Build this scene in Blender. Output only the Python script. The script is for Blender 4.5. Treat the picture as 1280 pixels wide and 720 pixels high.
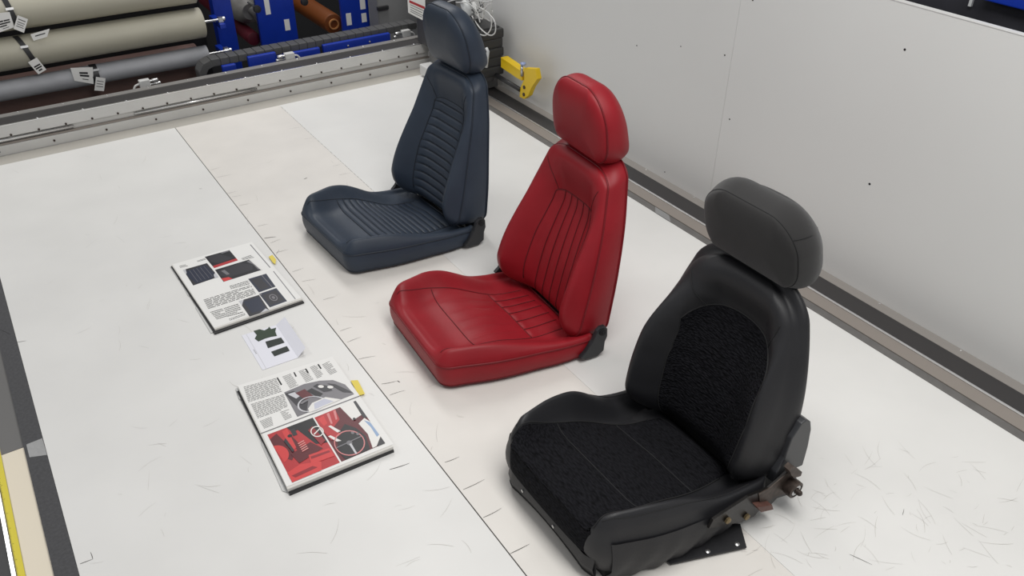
import bpy, bmesh, math, random
import numpy as np
from math import sin, cos, radians, pi, sqrt, atan2
from mathutils import Vector, Matrix

for o in list(bpy.data.objects):
    bpy.data.objects.remove(o)
SC = bpy.context.scene
COL = SC.collection
random.seed(4)

# ------------------------------------------------------------------ camera
CAM_H = 1.8            # metres above the table top (table top is z = 0, room floor z = -0.9)
FPX = 1035.1
YAW, PITCH, ROLL = radians(33.531), radians(34.588), radians(-0.3875)


def cam_axes():
    cy, sy = cos(YAW), sin(YAW)
    fwd = np.array([sy * cos(PITCH), cy * cos(PITCH), -sin(PITCH)])
    right = np.array([cy, -sy, 0.0])
    down = np.cross(fwd, right)
    c, s = cos(ROLL), sin(ROLL)
    return c * right + s * down, -s * right + c * down, fwd


RGT, DWN, FWD = cam_axes()
cd = bpy.data.cameras.new('camera')
cam = bpy.data.objects.new('camera', cd)
COL.objects.link(cam)
cd.sensor_width = 36.0
cd.lens = FPX / 1280.0 * 36.0
cd.clip_start = 0.05
cam.matrix_world = Matrix(((RGT[0], -DWN[0], -FWD[0], 0), (RGT[1], -DWN[1], -FWD[1], 0),
                           (RGT[2], -DWN[2], -FWD[2], CAM_H), (0, 0, 0, 1)))
SC.camera = cam

# ------------------------------------------------------------------ world, lights, exposure
W = bpy.data.worlds.new('room_light')
SC.world = W
W.use_nodes = True
W.node_tree.nodes['Background'].inputs[0].default_value = (0.95, 0.97, 1.0, 1)
W.node_tree.nodes['Background'].inputs[1].default_value = 0.33


def area(name, loc, sx, sy, power, rot=(0, 0, 0), col=(1, 0.985, 0.96)):
    l = bpy.data.lights.new(name, 'AREA')
    l.shape = 'RECTANGLE'
    l.size = sx
    l.size_y = sy
    l.energy = power
    l.color = col
    o = bpy.data.objects.new(name, l)
    o.location = loc
    o.rotation_euler = rot
    COL.objects.link(o)
    return o


# rows of ceiling lights over the hall
area('ceiling_light_panel', (1.2, 0.5, 2.9), 0.9, 2.5, 66)
area('ceiling_light_panel', (2.0, 5.0, 2.9), 0.9, 2.5, 50)
area('ceiling_light_panel', (-1.2, 5.0, 2.9), 0.9, 2.5, 36)
SC.view_settings.view_transform = 'Standard'
SC.view_settings.look = 'None'
SC.view_settings.gamma = 1.0
SC.view_settings.use_curve_mapping = False
SC.view_settings.exposure = 0.04


# ------------------------------------------------------------------ helpers
def ray(px, py):
    return RGT * (px - 640) / FPX + DWN * (py - 360) / FPX + FWD


def atz(px, py, z=0.0):
    d = ray(px, py)
    t = (z - CAM_H) / d[2]
    return np.array([d[0] * t, d[1] * t, z])


def aty(px, py, y):
    d = ray(px, py)
    t = y / d[1]
    return np.array([d[0] * t, y, CAM_H + d[2] * t])


def atx(px, py, x):
    d = ray(px, py)
    t = x / d[0]
    return np.array([x, d[1] * t, CAM_H + d[2] * t])


def srgb(r, g, b):
    f = lambda c: (c / 12.92 if c <= 0.04045 else ((c + 0.055) / 1.055) ** 2.4)
    return (f(r / 255), f(g / 255), f(b / 255), 1)


MATS = {}


def mat(name, col, rough=0.5, metal=0.0, bump=0.0, scale=200.0, var=0.0, vscale=6.0, detail=4.0, spec=0.5, coat=0.0,
        sheen=0.0):
    if name in MATS:
        return MATS[name]
    m = bpy.data.materials.new(name)
    m.use_nodes = True
    nt = m.node_tree
    b = nt.nodes['Principled BSDF']
    b.inputs['Base Color'].default_value = col
    b.inputs['Roughness'].default_value = rough
    b.inputs['Metallic'].default_value = metal
    b.inputs['Specular IOR Level'].default_value = spec
    b.inputs['Coat Weight'].default_value = coat
    b.inputs['Sheen Weight'].default_value = sheen
    tc = nt.nodes.new('ShaderNodeTexCoord')
    if var > 0:
        n = nt.nodes.new('ShaderNodeTexNoise')
        n.inputs['Scale'].default_value = vscale
        n.inputs['Detail'].default_value = detail
        nt.links.new(tc.outputs['Object'], n.inputs['Vector'])
        r = nt.nodes.new('ShaderNodeMapRange')
        r.inputs['From Min'].default_value = 0.3
        r.inputs['From Max'].default_value = 0.7
        r.inputs['To Min'].default_value = 1 - var
        r.inputs['To Max'].default_value = 1 + var
        nt.links.new(n.outputs['Fac'], r.inputs['Value'])
        mx = nt.nodes.new('ShaderNodeVectorMath')
        mx.operation = 'SCALE'
        mx.inputs[0].default_value = col[:3]
        nt.links.new(r.outputs['Result'], mx.inputs['Scale'])
        nt.links.new(mx.outputs['Vector'], b.inputs['Base Color'])
    if bump > 0:
        n = nt.nodes.new('ShaderNodeTexNoise')
        n.inputs['Scale'].default_value = scale
        n.inputs['Detail'].default_value = 3
        nt.links.new(tc.outputs['Object'], n.inputs['Vector'])
        bp = nt.nodes.new('ShaderNodeBump')
        bp.inputs['Strength'].default_value = bump
        bp.inputs['Distance'].default_value = 0.002
        nt.links.new(n.outputs['Fac'], bp.inputs['Height'])
        nt.links.new(bp.outputs['Normal'], b.inputs['Normal'])
    MATS[name] = m
    return m


def finish(name, me, m, parent, smooth):
    me.materials.append(m)
    if smooth:
        for p in me.polygons:
            p.use_smooth = True
    o = bpy.data.objects.new(name, me)
    COL.objects.link(o)
    if parent is not None:
        o.parent = parent
    return o


def pydata(name, vs, fs, m, parent=None, smooth=True, recalc=True):
    me = bpy.data.meshes.new(name)
    me.from_pydata([tuple(map(float, v)) for v in vs], [], fs)
    if recalc:
        bm = bmesh.new()
        bm.from_mesh(me)
        bmesh.ops.recalc_face_normals(bm, faces=bm.faces)
        bm.to_mesh(me)
        bm.free()
    me.update()
    return finish(name, me, m, parent, smooth)


def bmobj(name, bm, m, parent=None, smooth=False):
    me = bpy.data.meshes.new(name)
    bmesh.ops.recalc_face_normals(bm, faces=bm.faces)
    bm.to_mesh(me)
    bm.free()
    return finish(name, me, m, parent, smooth)


def add_box(bm, x0, x1, y0, y1, z0, z1, bev=0.0):
    v = [bm.verts.new((x, y, z)) for x in (x0, x1) for y in (y0, y1) for z in (z0, z1)]
    fs = [bm.faces.new([v[i] for i in q]) for q in
          ((0, 1, 3, 2), (4, 6, 7, 5), (0, 4, 5, 1), (2, 3, 7, 6), (0, 2, 6, 4), (1, 5, 7, 3))]
    if bev > 0:
        es = list({e for f in fs for e in f.edges})
        bmesh.ops.bevel(bm, geom=es, offset=bev, segments=2, affect='EDGES', profile=0.6)


def box(name, x0, x1, y0, y1, z0, z1, m, parent=None, bev=0.0):
    bm = bmesh.new()
    add_box(bm, x0, x1, y0, y1, z0, z1, bev)
    return bmobj(name, bm, m, parent)


def prism(name, pts, d, m, parent=None, bev=0.0, smooth=False):
    """pts: 3-D polygon (list), extruded by the vector d"""
    bm = bmesh.new()
    a = [bm.verts.new(tuple(map(float, p))) for p in pts]
    b = [bm.verts.new(tuple(float(p[i] + d[i]) for i in range(3))) for p in pts]
    n = len(pts)
    bm.faces.new(a)
    bm.faces.new(b[::-1])
    for i in range(n):
        bm.faces.new((a[i], b[i], b[(i + 1) % n], a[(i + 1) % n]))
    if bev > 0:
        bmesh.ops.recalc_face_normals(bm, faces=bm.faces)
        bmesh.ops.bevel(bm, geom=list(bm.edges), offset=bev, segments=2, affect='EDGES', profile=0.6, clamp_overlap=True)
    return bmobj(name, bm, m, parent, smooth)


def tube(name, path, r, m, parent=None, n=8, closed=False, caps=True):
    P = [Vector(tuple(map(float, p))) for p in path]
    if not closed:
        Q = [P[0]]
        for p in P[1:]:
            if (p - Q[-1]).length > 1e-6:
                Q.append(p)
        P = Q
    k = len(P)
    vs, fs = [], []
    up = None
    for i in range(k):
        if closed:
            t = P[(i + 1) % k] - P[(i - 1) % k]
        else:
            t = P[min(i + 1, k - 1)] - P[max(i - 1, 0)]
        t.normalize()
        if up is None:
            up = Vector((0, 0, 1)) if abs(t.z) < 0.9 else Vector((1, 0, 0))
        a = t.cross(up)
        if a.length < 1e-5:
            a = t.orthogonal()
        a.normalize()
        b = a.cross(t)
        b.normalize()
        up = b
        rr = r(i / (k - 1)) if callable(r) else r
        for j in range(n):
            q = 2 * pi * j / n
            vs.append(P[i] + a * (cos(q) * rr) + b * (sin(q) * rr))
    for i in range(k if closed else k - 1):
        for j in range(n):
            i2 = (i + 1) % k
            fs.append((i * n + j, i * n + (j + 1) % n, i2 * n + (j + 1) % n, i2 * n + j))
    if not closed and caps:
        fs.append(tuple(range(n)))
        fs.append(tuple((k - 1) * n + j for j in range(n))[::-1])
    o = pydata(name, vs, fs, m, parent, True)
    return o


def lathe(name, prof, m, parent=None, axis='z', loc=(0, 0, 0), n=24, smooth=True, a0=0.0):
    """prof: list of (r, h) along the axis"""
    vs, fs = [], []
    for (r, h) in prof:
        for j in range(n):
            q = 2 * pi * j / n + a0
            c, s = r * cos(q), r * sin(q)
            v = {'z': (c, s, h), 'x': (h, c, s), 'y': (c, h, s)}[axis]
            vs.append((v[0] + loc[0], v[1] + loc[1], v[2] + loc[2]))
    for i in range(len(prof) - 1):
        for j in range(n):
            fs.append((i * n + j, i * n + (j + 1) % n, (i + 1) * n + (j + 1) % n, (i + 1) * n + j))
    fs.append(tuple(range(n))[::-1])
    fs.append(tuple((len(prof) - 1) * n + j for j in range(n)))
    o = pydata(name, vs, fs, m, parent, smooth)
    if smooth:
        for p in o.data.polygons:
            if len(p.vertices) > 4:
                p.use_smooth = False
        try:
            o.data.set_sharp_from_angle(angle=radians(40))
        except Exception:
            pass
    return o


def tag(o, label, cat, group=None):
    o['label'] = label
    o['category'] = cat
    if group:
        o['group'] = group
    return o


def struct(o, label=None, cat=None):
    o['kind'] = 'structure'
    if label:
        o['label'] = label
    if cat:
        o['category'] = cat
    return o


def thing(name, label, cat, loc=(0, 0, 0), rz=0.0, group=None):
    o = bpy.data.objects.new(name, None)
    o.empty_display_size = 0.1
    COL.objects.link(o)
    o.location = loc
    o.rotation_euler = (0, 0, rz)
    return tag(o, label, cat, group)


def catmull(pts, n=8, closed=False):
    P = [np.array(p, float) for p in pts]
    out = []
    k = len(P)
    rng = range(k) if closed else range(k - 1)
    for i in rng:
        if closed:
            p0, p1, p2, p3 = P[(i - 1) % k], P[i], P[(i + 1) % k], P[(i + 2) % k]
        else:
            p0, p1, p2, p3 = P[max(i - 1, 0)], P[i], P[i + 1], P[min(i + 2, k - 1)]
        for j in range(n):
            t = j / n
            out.append(0.5 * (2 * p1 + (p2 - p0) * t + (2 * p0 - 5 * p1 + 4 * p2 - p3) * t * t
                              + (3 * p1 - p0 - 3 * p2 + p3) * t ** 3))
    if not closed:
        out.append(P[-1])
    return out


def sstep(a, b, x):
    t = min(1.0, max(0.0, (x - a) / (b - a)))
    return t * t * (3 - 2 * t)


# ------------------------------------------------------------------ materials
M_sheet = mat('table_vinyl', srgb(222, 221, 218), 0.42, bump=0.05, scale=60, var=0.03, vscale=3.5)
M_sheet2 = mat('table_vinyl_worn', srgb(221, 217, 211), 0.45, bump=0.05, scale=60, var=0.04, vscale=4.5)
M_gap = mat('seam_dark', srgb(60, 57, 54), 0.8)
M_cut = mat('cut_mark', srgb(70, 66, 62), 0.8)
M_scr = mat('scratch', srgb(190, 187, 181), 0.7)
M_stain = mat('stain', srgb(205, 196, 180), 0.6)
M_felt = mat('edge_felt', srgb(74, 74, 76), 0.85, bump=0.4, scale=500, var=0.15, vscale=120)
M_tray = mat('tray_steel', srgb(214, 205, 188), 0.3, metal=0.85, bump=0.03, scale=30)
M_alu = mat('aluminium', srgb(208, 207, 204), 0.42, metal=0.15, var=0.03, vscale=8)
M_alu_b = mat('aluminium_bright', srgb(238, 238, 238), 0.2, metal=0.9)
M_bronze = mat('anodised_bar', srgb(150, 142, 135), 0.5, metal=0.3)
M_rubber = mat('black_rubber', srgb(52, 50, 50), 0.65, bump=0.1, scale=300)
M_chain = mat('chain_plastic', srgb(80, 80, 80), 0.5)
M_blackpl = mat('black_plastic', srgb(38, 38, 40), 0.45)
M_black = mat('deep_black', srgb(16, 16, 18), 0.7)
M_steel = mat('steel', srgb(190, 190, 190), 0.3, metal=0.9)
M_rust = mat('rusty_steel', srgb(74, 64, 58), 0.5, metal=0.5, var=0.4, vscale=60)
M_wall = mat('wall_panel', srgb(213, 213, 211), 0.42, var=0.02, vscale=1.2)
M_blue = mat('blue_paint', srgb(8, 48, 158), 0.42, var=0.08, vscale=10)
M_white = mat('white_paper', srgb(232, 231, 228), 0.6)
M_card = mat('white_card', srgb(226, 226, 234), 0.5)
M_print = mat('print_grey', srgb(96, 96, 96), 0.7)
M_printd = mat('print_dark', srgb(30, 30, 32), 0.7)
M_redp = mat('print_red', srgb(176, 50, 56), 0.6)
M_yellow = mat('yellow_paint', srgb(222, 186, 20), 0.4)
M_cable = mat('white_cable', srgb(205, 205, 203), 0.45)
M_clear = mat('frosted_plastic', srgb(196, 198, 198), 0.3)

# ------------------------------------------------------------------ room shell
FZ = -0.9
struct(box('floor', -4, 5, -3, 7.2, FZ - 0.1, FZ, mat('concrete', srgb(120, 118, 116), 0.7, var=0.1, vscale=3)))
struct(box('wall_back', -4, 5, 6.9, 7.2, FZ, 2.0, mat('dark_wall', srgb(30, 30, 32), 0.8)))

XW = 2.545
wl = bpy.data.objects.new('wall_right', None)
COL.objects.link(wl)
struct(wl)
ZT = atx(1117, 0, XW)[2]
YJ = atx(907, 120, XW)[1]
box('panel', XW, XW + 0.014, -1.6, YJ - 0.0006, FZ, ZT, M_wall, wl)
box('panel', XW, XW + 0.014, YJ + 0.0006, 5.0, FZ, ZT, M_wall, wl)
box('panel_backing', XW + 0.004, XW + 0.013, YJ - 0.004, YJ + 0.004, FZ, ZT - 0.003, M_black, wl)
box('top_trim', XW - 0.002, XW + 0.016, -1.6, 5.0, ZT, ZT + 0.004, mat('trim_white', srgb(226, 226, 224), 0.35), wl)
hole_me = None
for (px, py, r) in [(796, 57, .0032), (851, 58, .0028), (906, 69, .0036), (912, 149, .0036), (1131, 62, .0042), (1087, 230, .0046),
                    (831, 215, .003), (941, 0, .004), (680, 98, .002), (850, 240, .002)]:
    p = atx(px, py, XW)
    o = lathe('screw_hole', [(r, -0.0006), (r, 0.002)], M_black, wl, 'x', (0, 0, 0), 10, False)
    o.location = p

# what lies beyond the panel wall at the upper right
mc = thing('machine_cabinet', 'dark machine cabinet with a bright blue beam, behind the pale panel wall', 'cabinet', (3.1, 1.0, FZ))
box('cabinet_body', -0.30, 0.6, -2.4, 2.8, 0, 2.25, mat('cabinet_dark', srgb(44, 44, 50), 0.55, var=0.3, vscale=5), mc, 0.01)
box('cabinet_lid', -0.30, 0.6, -2.4, 2.8, 2.251, 2.28, M_blackpl, mc, 0.006)
zb0 = float(atx(1280, 13, 2.76)[2])
box('blue_beam', -0.34, -0.301, -2.3, float(atx(1225, 0, 2.76)[1]) - 1.0, zb0 - FZ, zb0 - FZ + 0.1, M_blue, mc, 0.004)
pbx = atx(1213, 4, 2.79)
box('hanging_strip', -0.312, -0.301, pbx[1] - 1.005, pbx[1] - 0.995, pbx[2] - FZ - 0.01, pbx[2] - FZ + 0.1, M_clear, mc)

# ------------------------------------------------------------------ cutting table
XL, XS, XR = -0.186, 0.764, 2.295          # left edge, main seam, right edge
XS2 = float(atz(400, 178)[0])               # fainter second seam
YB, YF = 4.392, -0.9
ct = thing('cutting_table', 'long cutting table with a white vinyl top and metal edge strips', 'table', (1.0, 1.8, FZ))


def tb(name, x0, x1, y0, y1, z0, z1, m, bev=0.0):
    return box(name, x0 - 1.0, x1 - 1.0, y0 - 1.8, y1 - 1.8, z0 - FZ, z1 - FZ, m, ct, bev)


def tpy(name, vs, fs, m, smooth=False):
    return pydata(name, [(v[0] - 1.0, v[1] - 1.8, v[2] - FZ) for v in vs], fs, m, ct, smooth)


tb('table_slab', -0.23, 2.54, YF, 4.50, -0.06, -0.004, M_gap)
tb('cover_sheet', XL, XS - 0.0018, YF, YB, -0.004, 0.0, M_sheet)
tb('cover_sheet', XS + 0.0018, XS2 - 0.0002, YF, YB, -0.004, -0.0004, M_sheet2)
tb('cover_sheet', XS2 + 0.0002, XR, YF, YB, -0.004, 0.0, M_sheet)
tb('rear_strip', XL, XR, YB + 0.003, 4.503, -0.006, -0.002, mat('strip_beige_shaded', srgb(176, 172, 164), 0.5, var=0.05, vscale=5))  # beige strip with the shadow along the rail worked into its colour
tb('felt_edge', -0.240, XL - 0.001, YF, 4.5, -0.006, 0.0005, M_felt)
tb('side_tray', -0.300, -0.2405, YF, 2.273, -0.010, -0.0055, mat('tray_bright_reflection', srgb(224, 214, 194), 0.45, metal=0.1, bump=0.03, scale=30))  # near part of the metal tray, its bright reflection put into the colour
tb('side_tray', -0.300, -0.2405, 2.275, 4.5, -0.010, -0.0055, mat('tray_dark_reflection', srgb(104, 103, 102), 0.5, metal=0.2, bump=0.03, scale=30))  # far part of the same tray, coloured as its dark reflection
tb('tray_lip', -0.3295, -0.3205, YF, 4.5, -0.012, 0.004, M_alu_b)
tb('tray_gap', -0.3200, -0.3005, YF, 4.5, -0.012, -0.007, M_alu)
tb('side_rail', -0.40, -0.33, YF, 4.5, -0.05, -0.006, M_blackpl)
for x in (-0.15, 2.3):
    for y in (-0.6, 1.8, 4.3):
        tb('leg', x, x + 0.09, y, y + 0.09, FZ, -0.06, M_alu)
# silver tape patches on the dark felt edge
tape = mat('silver_tape', srgb(150, 150, 150), 0.35, metal=0.3, bump=0.2, scale=80)
p0, p1, p2, p3 = atz(33, 556), atz(53, 548), atz(59, 569), atz(37, 572)
tpy('tape_patch', [(q[0], q[1], 0.0012) for q in (p0, p1, p2, p3)], [(0, 1, 2, 3)], tape)
# right-hand edge strips (towards the panel wall)
tb('edge_trim', XR, XR + 0.034, YF, 4.5, -0.006, 0.003, mat('edge_grey', srgb(108, 106, 104), 0.55, metal=0.2, var=0.1, vscale=20), 0.002)
tb('edge_bar', XR + 0.0345, XR + 0.094, YF, 4.5, -0.006, 0.006, M_bronze, 0.001)
tb('bright_strip', XR + 0.095, XR + 0.106, YF, 4.5, -0.006, 0.008, M_alu_b, 0.001)
tb('belt_strip', XR + 0.107, XR + 0.203, YF, 4.5, -0.006, 0.002, M_rubber)
tb('wall_lip', XR + 0.2035, XW - 0.0005, YF, 4.5, -0.006, 0.003, mat('lip_grey', srgb(150, 145, 140), 0.45, metal=0.2), 0.001)
ps = atz(825, 275)
tpy('tape_patch', [(XR - 0.001, 2.32, .0034), (XR + .033, 2.36, .0034), (XR + .033, 2.27, .0034), (XR - .001, 2.22, .0034)],
    [(0, 1, 2, 3)], tape)
for y in np.arange(0.35, 4.4, 0.33):
    o = lathe('lip_screw', [(0.004, 0.0), (0.004, 0.002), (0.002, 0.003)], M_alu_b, ct, 'z', (0, 0, 0), 8)
    o.location = (XR + 0.24 - 1.0, y - 1.8, 0.003 - FZ)

# cuts along the main seam and loose cut marks on the sheets


def sliver(name, a, b, w, m, z=0.0007, bend=0.0):
    a, b = np.array(a[:2]), np.array(b[:2])
    d = b - a
    l = np.linalg.norm(d)
    n = np.array([-d[1], d[0]]) / l
    vs, fs = [], []
    K = 5
    for i in range(K + 1):
        t = i / K
        c = a + d * t + n * bend * l * sin(pi * t)
        ww = w * (0.25 + 0.75 * sin(pi * min(0.98, max(0.02, t))) ** 0.5) * (1 - 0.5 * t)
        vs += [(*(c + n * ww), z), (*(c - n * ww), z)]
    for i in range(K):
        fs.append((2 * i, 2 * i + 1, 2 * i + 3, 2 * i + 2))
    return vs, fs


def slivers(name, lst, m, z):
    V, F = [], []
    for (a, b, w, bend) in lst:
        v, f = sliver(name, a, b, w, m, z, bend)
        F += [tuple(i + len(V) for i in q) for q in f]
        V += v
    o = tpy(name, V, F, m)
    o['kind'] = 'stuff'
    return o


cuts = []
for (x0, y0, x1, y1, w) in [(579, 612, 606, 599, .0010), (604, 647, 627, 635, .0010), (638, 692, 662, 680, .0012), (556, 578, 574, 571, .001),
                            (477, 480, 497, 476, .001), (497, 476, 500, 478, .0018), (487, 494, 507, 488, .0008), (434, 428, 452, 421, .0007),
                            (448, 449, 470, 445, .0008), (487, 587, 512, 579, .0016), (262, 213, 276, 209, .0006), (270, 222, 290, 218, .0006),
                            (284, 242, 296, 239, .0006), (290, 246, 303, 244, .0006), (299, 257, 313, 254, .0007), (322, 283, 336, 280, .0007),
                            (330, 298, 345, 296, .0018), (338, 304, 351, 299, .0007), (345, 316, 360, 312, .0007), (345, 318, 349, 312, .0006),
                            (365, 340, 380, 335, .0007), (377, 352, 395, 349, .0006), (404, 375, 418, 371, .0007), (425, 414, 440, 409, .0007),
                            (362, 161, 378, 159, .0005), (380, 174, 392, 172, .0005), (416, 208, 427, 205, .0005), (424, 219, 438, 216, .0006),
                            (100, 705, 116, 699, .0012), (116, 699, 113, 690, .0010), (21, 428, 33, 426, .001), (380, 224, 384, 222, .002),
                            (249, 236, 253, 236, .0012), (440, 305, 450, 300, .0006),
                            (1062, 693, 1090, 706, .001), (1128, 644, 1130, 636, .0008)]:
    a, b = atz(x0, y0), atz(x1, y1)
    cuts.append((a, b, w, random.uniform(-0.04, 0.04)))
yy = 2.9
while yy < YB - 0.03:
    l = random.uniform(0.012, 0.035)
    cuts.append(((XS2, yy), (XS2, yy + l), .0006, 0.0))
    yy += l + random.uniform(0.006, 0.02)
slivers('cut_marks', cuts, M_cut, 0.0006)
scr = []
for i in range(230):
    if i < 120:
        c = atz(random.uniform(930, 1275), random.uniform(560, 715))
    elif i < 175:
        c = atz(random.uniform(120, 640), random.uniform(420, 715))
    else:
        c = atz(random.uniform(10, 620), random.uniform(180, 420))
    if c[0] > XR - 0.05:
        continue
    a = random.uniform(0, pi)
    l = random.uniform(0.01, 0.09)
    scr.append((c[:2], c[:2] + np.array([cos(a), sin(a)]) * l, random.uniform(.0003, .0007), random.uniform(-.1, .1)))
slivers('scratches', scr, M_scr, 0.0005)

# ------------------------------------------------------------------ measuring tape on the side tray
mt = thing('measuring_tape', 'yellow measuring tape strip laid along the left table edge', 'measuring tape', (-0.310, 1.0, -0.007))
tape_top = float(atz(1, 560)[1])
box('tape_band', -0.0085, 0.0085, -1.2, 3.0, 0.0, 0.004, mat('tape_yellow', srgb(216, 200, 40), 0.45), mt)
V, F = [], []
for i in range(260):
    y = 0.3 + i * 0.006
    w = 0.006 if i % 10 == 0 else (0.004 if i % 5 == 0 else 0.0026)
    k = len(V)
    V += [(-0.0083, y, .0043), (-0.0083 + w, y, .0043), (-0.0083 + w, y + .0012, .0043), (-0.0083, y + .0012, .0043)]
    F.append((k, k + 1, k + 2, k + 3))
o = pydata('tick_marks', V, F, M_printd, mt, False)
o['kind'] = 'stuff'

# ------------------------------------------------------------------ rear guide rail
gr = thing('guide_rail', 'long aluminium guide rail bolted along the rear table edge', 'rail', (1.0, 4.58, 0.0))


def rb(name, x0, x1, y0, y1, z0, z1, m, bev=0.0):
    return box(name, x0 - 1.0, x1 - 1.0, y0 - 4.58, y1 - 4.58, z0, z1, m, gr, bev)


RX0, RX1 = -1.2, 2.42
RXE = float(aty(538, 80, 4.507)[0])
rb('lower_plate', RX0, RXE, 4.507, 4.66, -0.004, 0.046, M_alu, 0.0015)
rb('groove_back', RX0, RXE, 4.53, 4.655, 0.0465, 0.086, MATS['aluminium'])
rb('upper_plate', RX0, RXE, 4.512, 4.66, 0.0865, 0.142, M_alu, 0.0015)
rb('groove_shelf', RX0, RXE, 4.516, 4.529, 0.0466, 0.056, M_bronze)
rb('bright_edge', RX0, RXE, 4.511, 4.522, 0.1425, 0.147, M_alu_b, 0.001)
rb('seal_strip', RX0, RXE, 4.5225, 4.615, 0.1425, 0.1445, M_rubber)
rb('rear_lip', RX0, RXE, 4.6155, 4.66, 0.1425, 0.150, mat('lip_alu', srgb(138, 136, 133), 0.5, metal=0.2), 0.001)
xe = float(aty(93, 159, 4.51)[0])
tube('guide_rod', [(RX0 - 1, 4.519 - 4.58, 0.071), (xe - 1, 4.519 - 4.58, 0.071)], 0.008, M_alu_b, gr, 10)
x2, x3 = float(aty(168, 141, 4.51)[0]), float(aty(322, 113, 4.51)[0])
tube('guide_rod', [(x2 - 1, 4.519 - 4.58, 0.071), (x3 - 1, 4.519 - 4.58, 0.071)], 0.006, M_alu_b, gr, 10)
bolt0 = lathe('bolt', [(0.0055, 0.0), (0.0055, -0.004), (0.0042, -0.0055), (0.0042, -0.0055), (0.002, -0.003)], M_rust, gr, 'y', (0, 0, 0), 8)
bolt1 = lathe('bolt', [(0.004, 0.0), (0.004, -0.003), (0.0025, -0.004)], M_alu_b, gr, 'z', (0, 0, 0), 8)
bolt1.data.transform(Matrix.Rotation(pi, 4, 'X'))
first = [True, True]


def bolt(src, k, x, y, z):
    if first[k]:
        o = src
        first[k] = False
    else:
        o = src.copy()
        COL.objects.link(o)
        o.parent = gr
    o.location = (x - 1.0, y - 4.58, z)


for i, x in enumerate(np.arange(-0.1, RXE - .05, 0.125)):
    bolt(bolt0, 0, x, 4.512, 0.093)
    if i % 2 == 0:
        bolt(bolt0, 0, x + 0.05, 4.507, 0.022)
for x in np.arange(-0.12, RXE - .05, 0.21):
    bolt(bolt1, 1, x, 4.64, 0.150)
    bolt(bolt1, 1, x + 0.07, 4.5165, 0.147)
for x in (0.0, 1.2, 2.2):
    rb('support_bracket', x, x + 0.1, 4.56, 4.65, FZ, -0.004, M_blackpl)

# ------------------------------------------------------------------ cable drag chain behind the rail
cy0, cy1 = 4.735, 4.825
cz = float(aty(400, 50, cy0)[2])
chn = thing('cable_chain', 'black plastic cable drag chain curving over behind the aluminium rail', 'cable chain', (1.1, 4.78, 0.0))
cx0 = float(aty(268, 74, cy0)[0])
cx1 = float(aty(520, 24, cy0)[0])
ch = 0.042
pitch = 0.052
bm = bmesh.new()
add_box(bm, 0.001, pitch - 0.002, -0.045, 0.045, -ch, 0, 0.004)
add_box(bm, 0.010, pitch + 0.006, -0.040, 0.040, -ch + 0.006, -0.006, 0.002)
link0 = bmobj('chain_link', bm, M_chain, chn)
path = []
x = cx1
while x > cx0 + 0.03:
    path.append((x - pitch, cz, 0.0))
    x -= pitch
xe = x
R = 0.062
arc = [(xe, cz)]
ang = 0
for k in range(5):
    ang += 36
    a = radians(ang - 36)
    path.append((None, k, a))
fl = True
cxx, czz = xe, cz
th = pi
for it in path:
    if it[0] is not None:
        o = link0 if fl else link0.copy()
        if not fl:
            COL.objects.link(o)
            o.parent = chn
        fl = False
        o.location = (it[0] - 1.1, 0, cz)
    else:
        o = link0.copy()
        COL.objects.link(o)
        o.parent = chn
        th_i = radians(20 + 36 * it[1])
        nx, nz = cxx - pitch * cos(th_i), czz - pitch * sin(th_i)
        o.location = (nx - 1.1, 0, nz)
        o.rotation_euler = (0, -th_i, 0)
        cxx, czz = nx, nz
for k in range(8):
    o = link0.copy()
    COL.objects.link(o)
    o.parent = chn
    o.location = (cxx + pitch * k - 1.1, 0, czz - ch * 0 )
    o.rotation_euler = (0, 0, 0)

# ------------------------------------------------------------------ fabric rolls on the rack
YR = 5.0


def roll(name, label, x0, x1, y, z, r, m, core=0.03, pin=None, cat='fabric roll'):
    t = thing(name, label, cat, (x1, y, z), 0, 'rolls of upholstery material on the rear rack')
    n = 40
    vs, fs = [], []
    xs = np.linspace(x0 - x1, 0, 26)
    for i, xx in enumerate(xs):
        for j in range(n):
            q = 2 * pi * j / n
            rr = r * (1 + 0.008 * sin(3 * q + 5 * xx) + 0.006 * sin(11 * xx + 2 * q))
            vs.append((xx, rr * cos(q), rr * sin(q)))
    for i in range(len(xs) - 1):
        for j in range(n):
            fs.append((i * n + j, i * n + (j + 1) % n, (i + 1) * n + (j + 1) % n, (i + 1) * n + j))
    k = len(vs)
    for rr, dx in ((r * .97, 0.002), (core, 0.0), (core * .85, -0.05)):
        for j in range(n):
            q = 2 * pi * j / n
            vs.append((dx, rr * cos(q), rr * sin(q)))
    prev = (len(xs) - 1) * n
    for ring in range(3):
        b = k + ring * n
        for j in range(n):
            fs.append((prev + j, prev + (j + 1) % n, b + (j + 1) % n, b + j))
        prev = b
    pydata('rolled_sheet', vs, fs, m, t)
    lathe('core_tube', [(core * .86, -0.3), (core * .86, 0.006), (core * .7, 0.006), (core * .7, -0.2)], mat('card_core', srgb(150, 128, 104), 0.8), t, 'x', (0, 0, 0), 20)
    if pin:
        lathe('shaft', [(0.008, -0.3), (0.008, pin), (0.014, pin), (0.014, pin + 0.012), (0.005, pin + 0.016)], M_steel, t, 'x', (0, 0, 0), 14)
    return t


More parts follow.
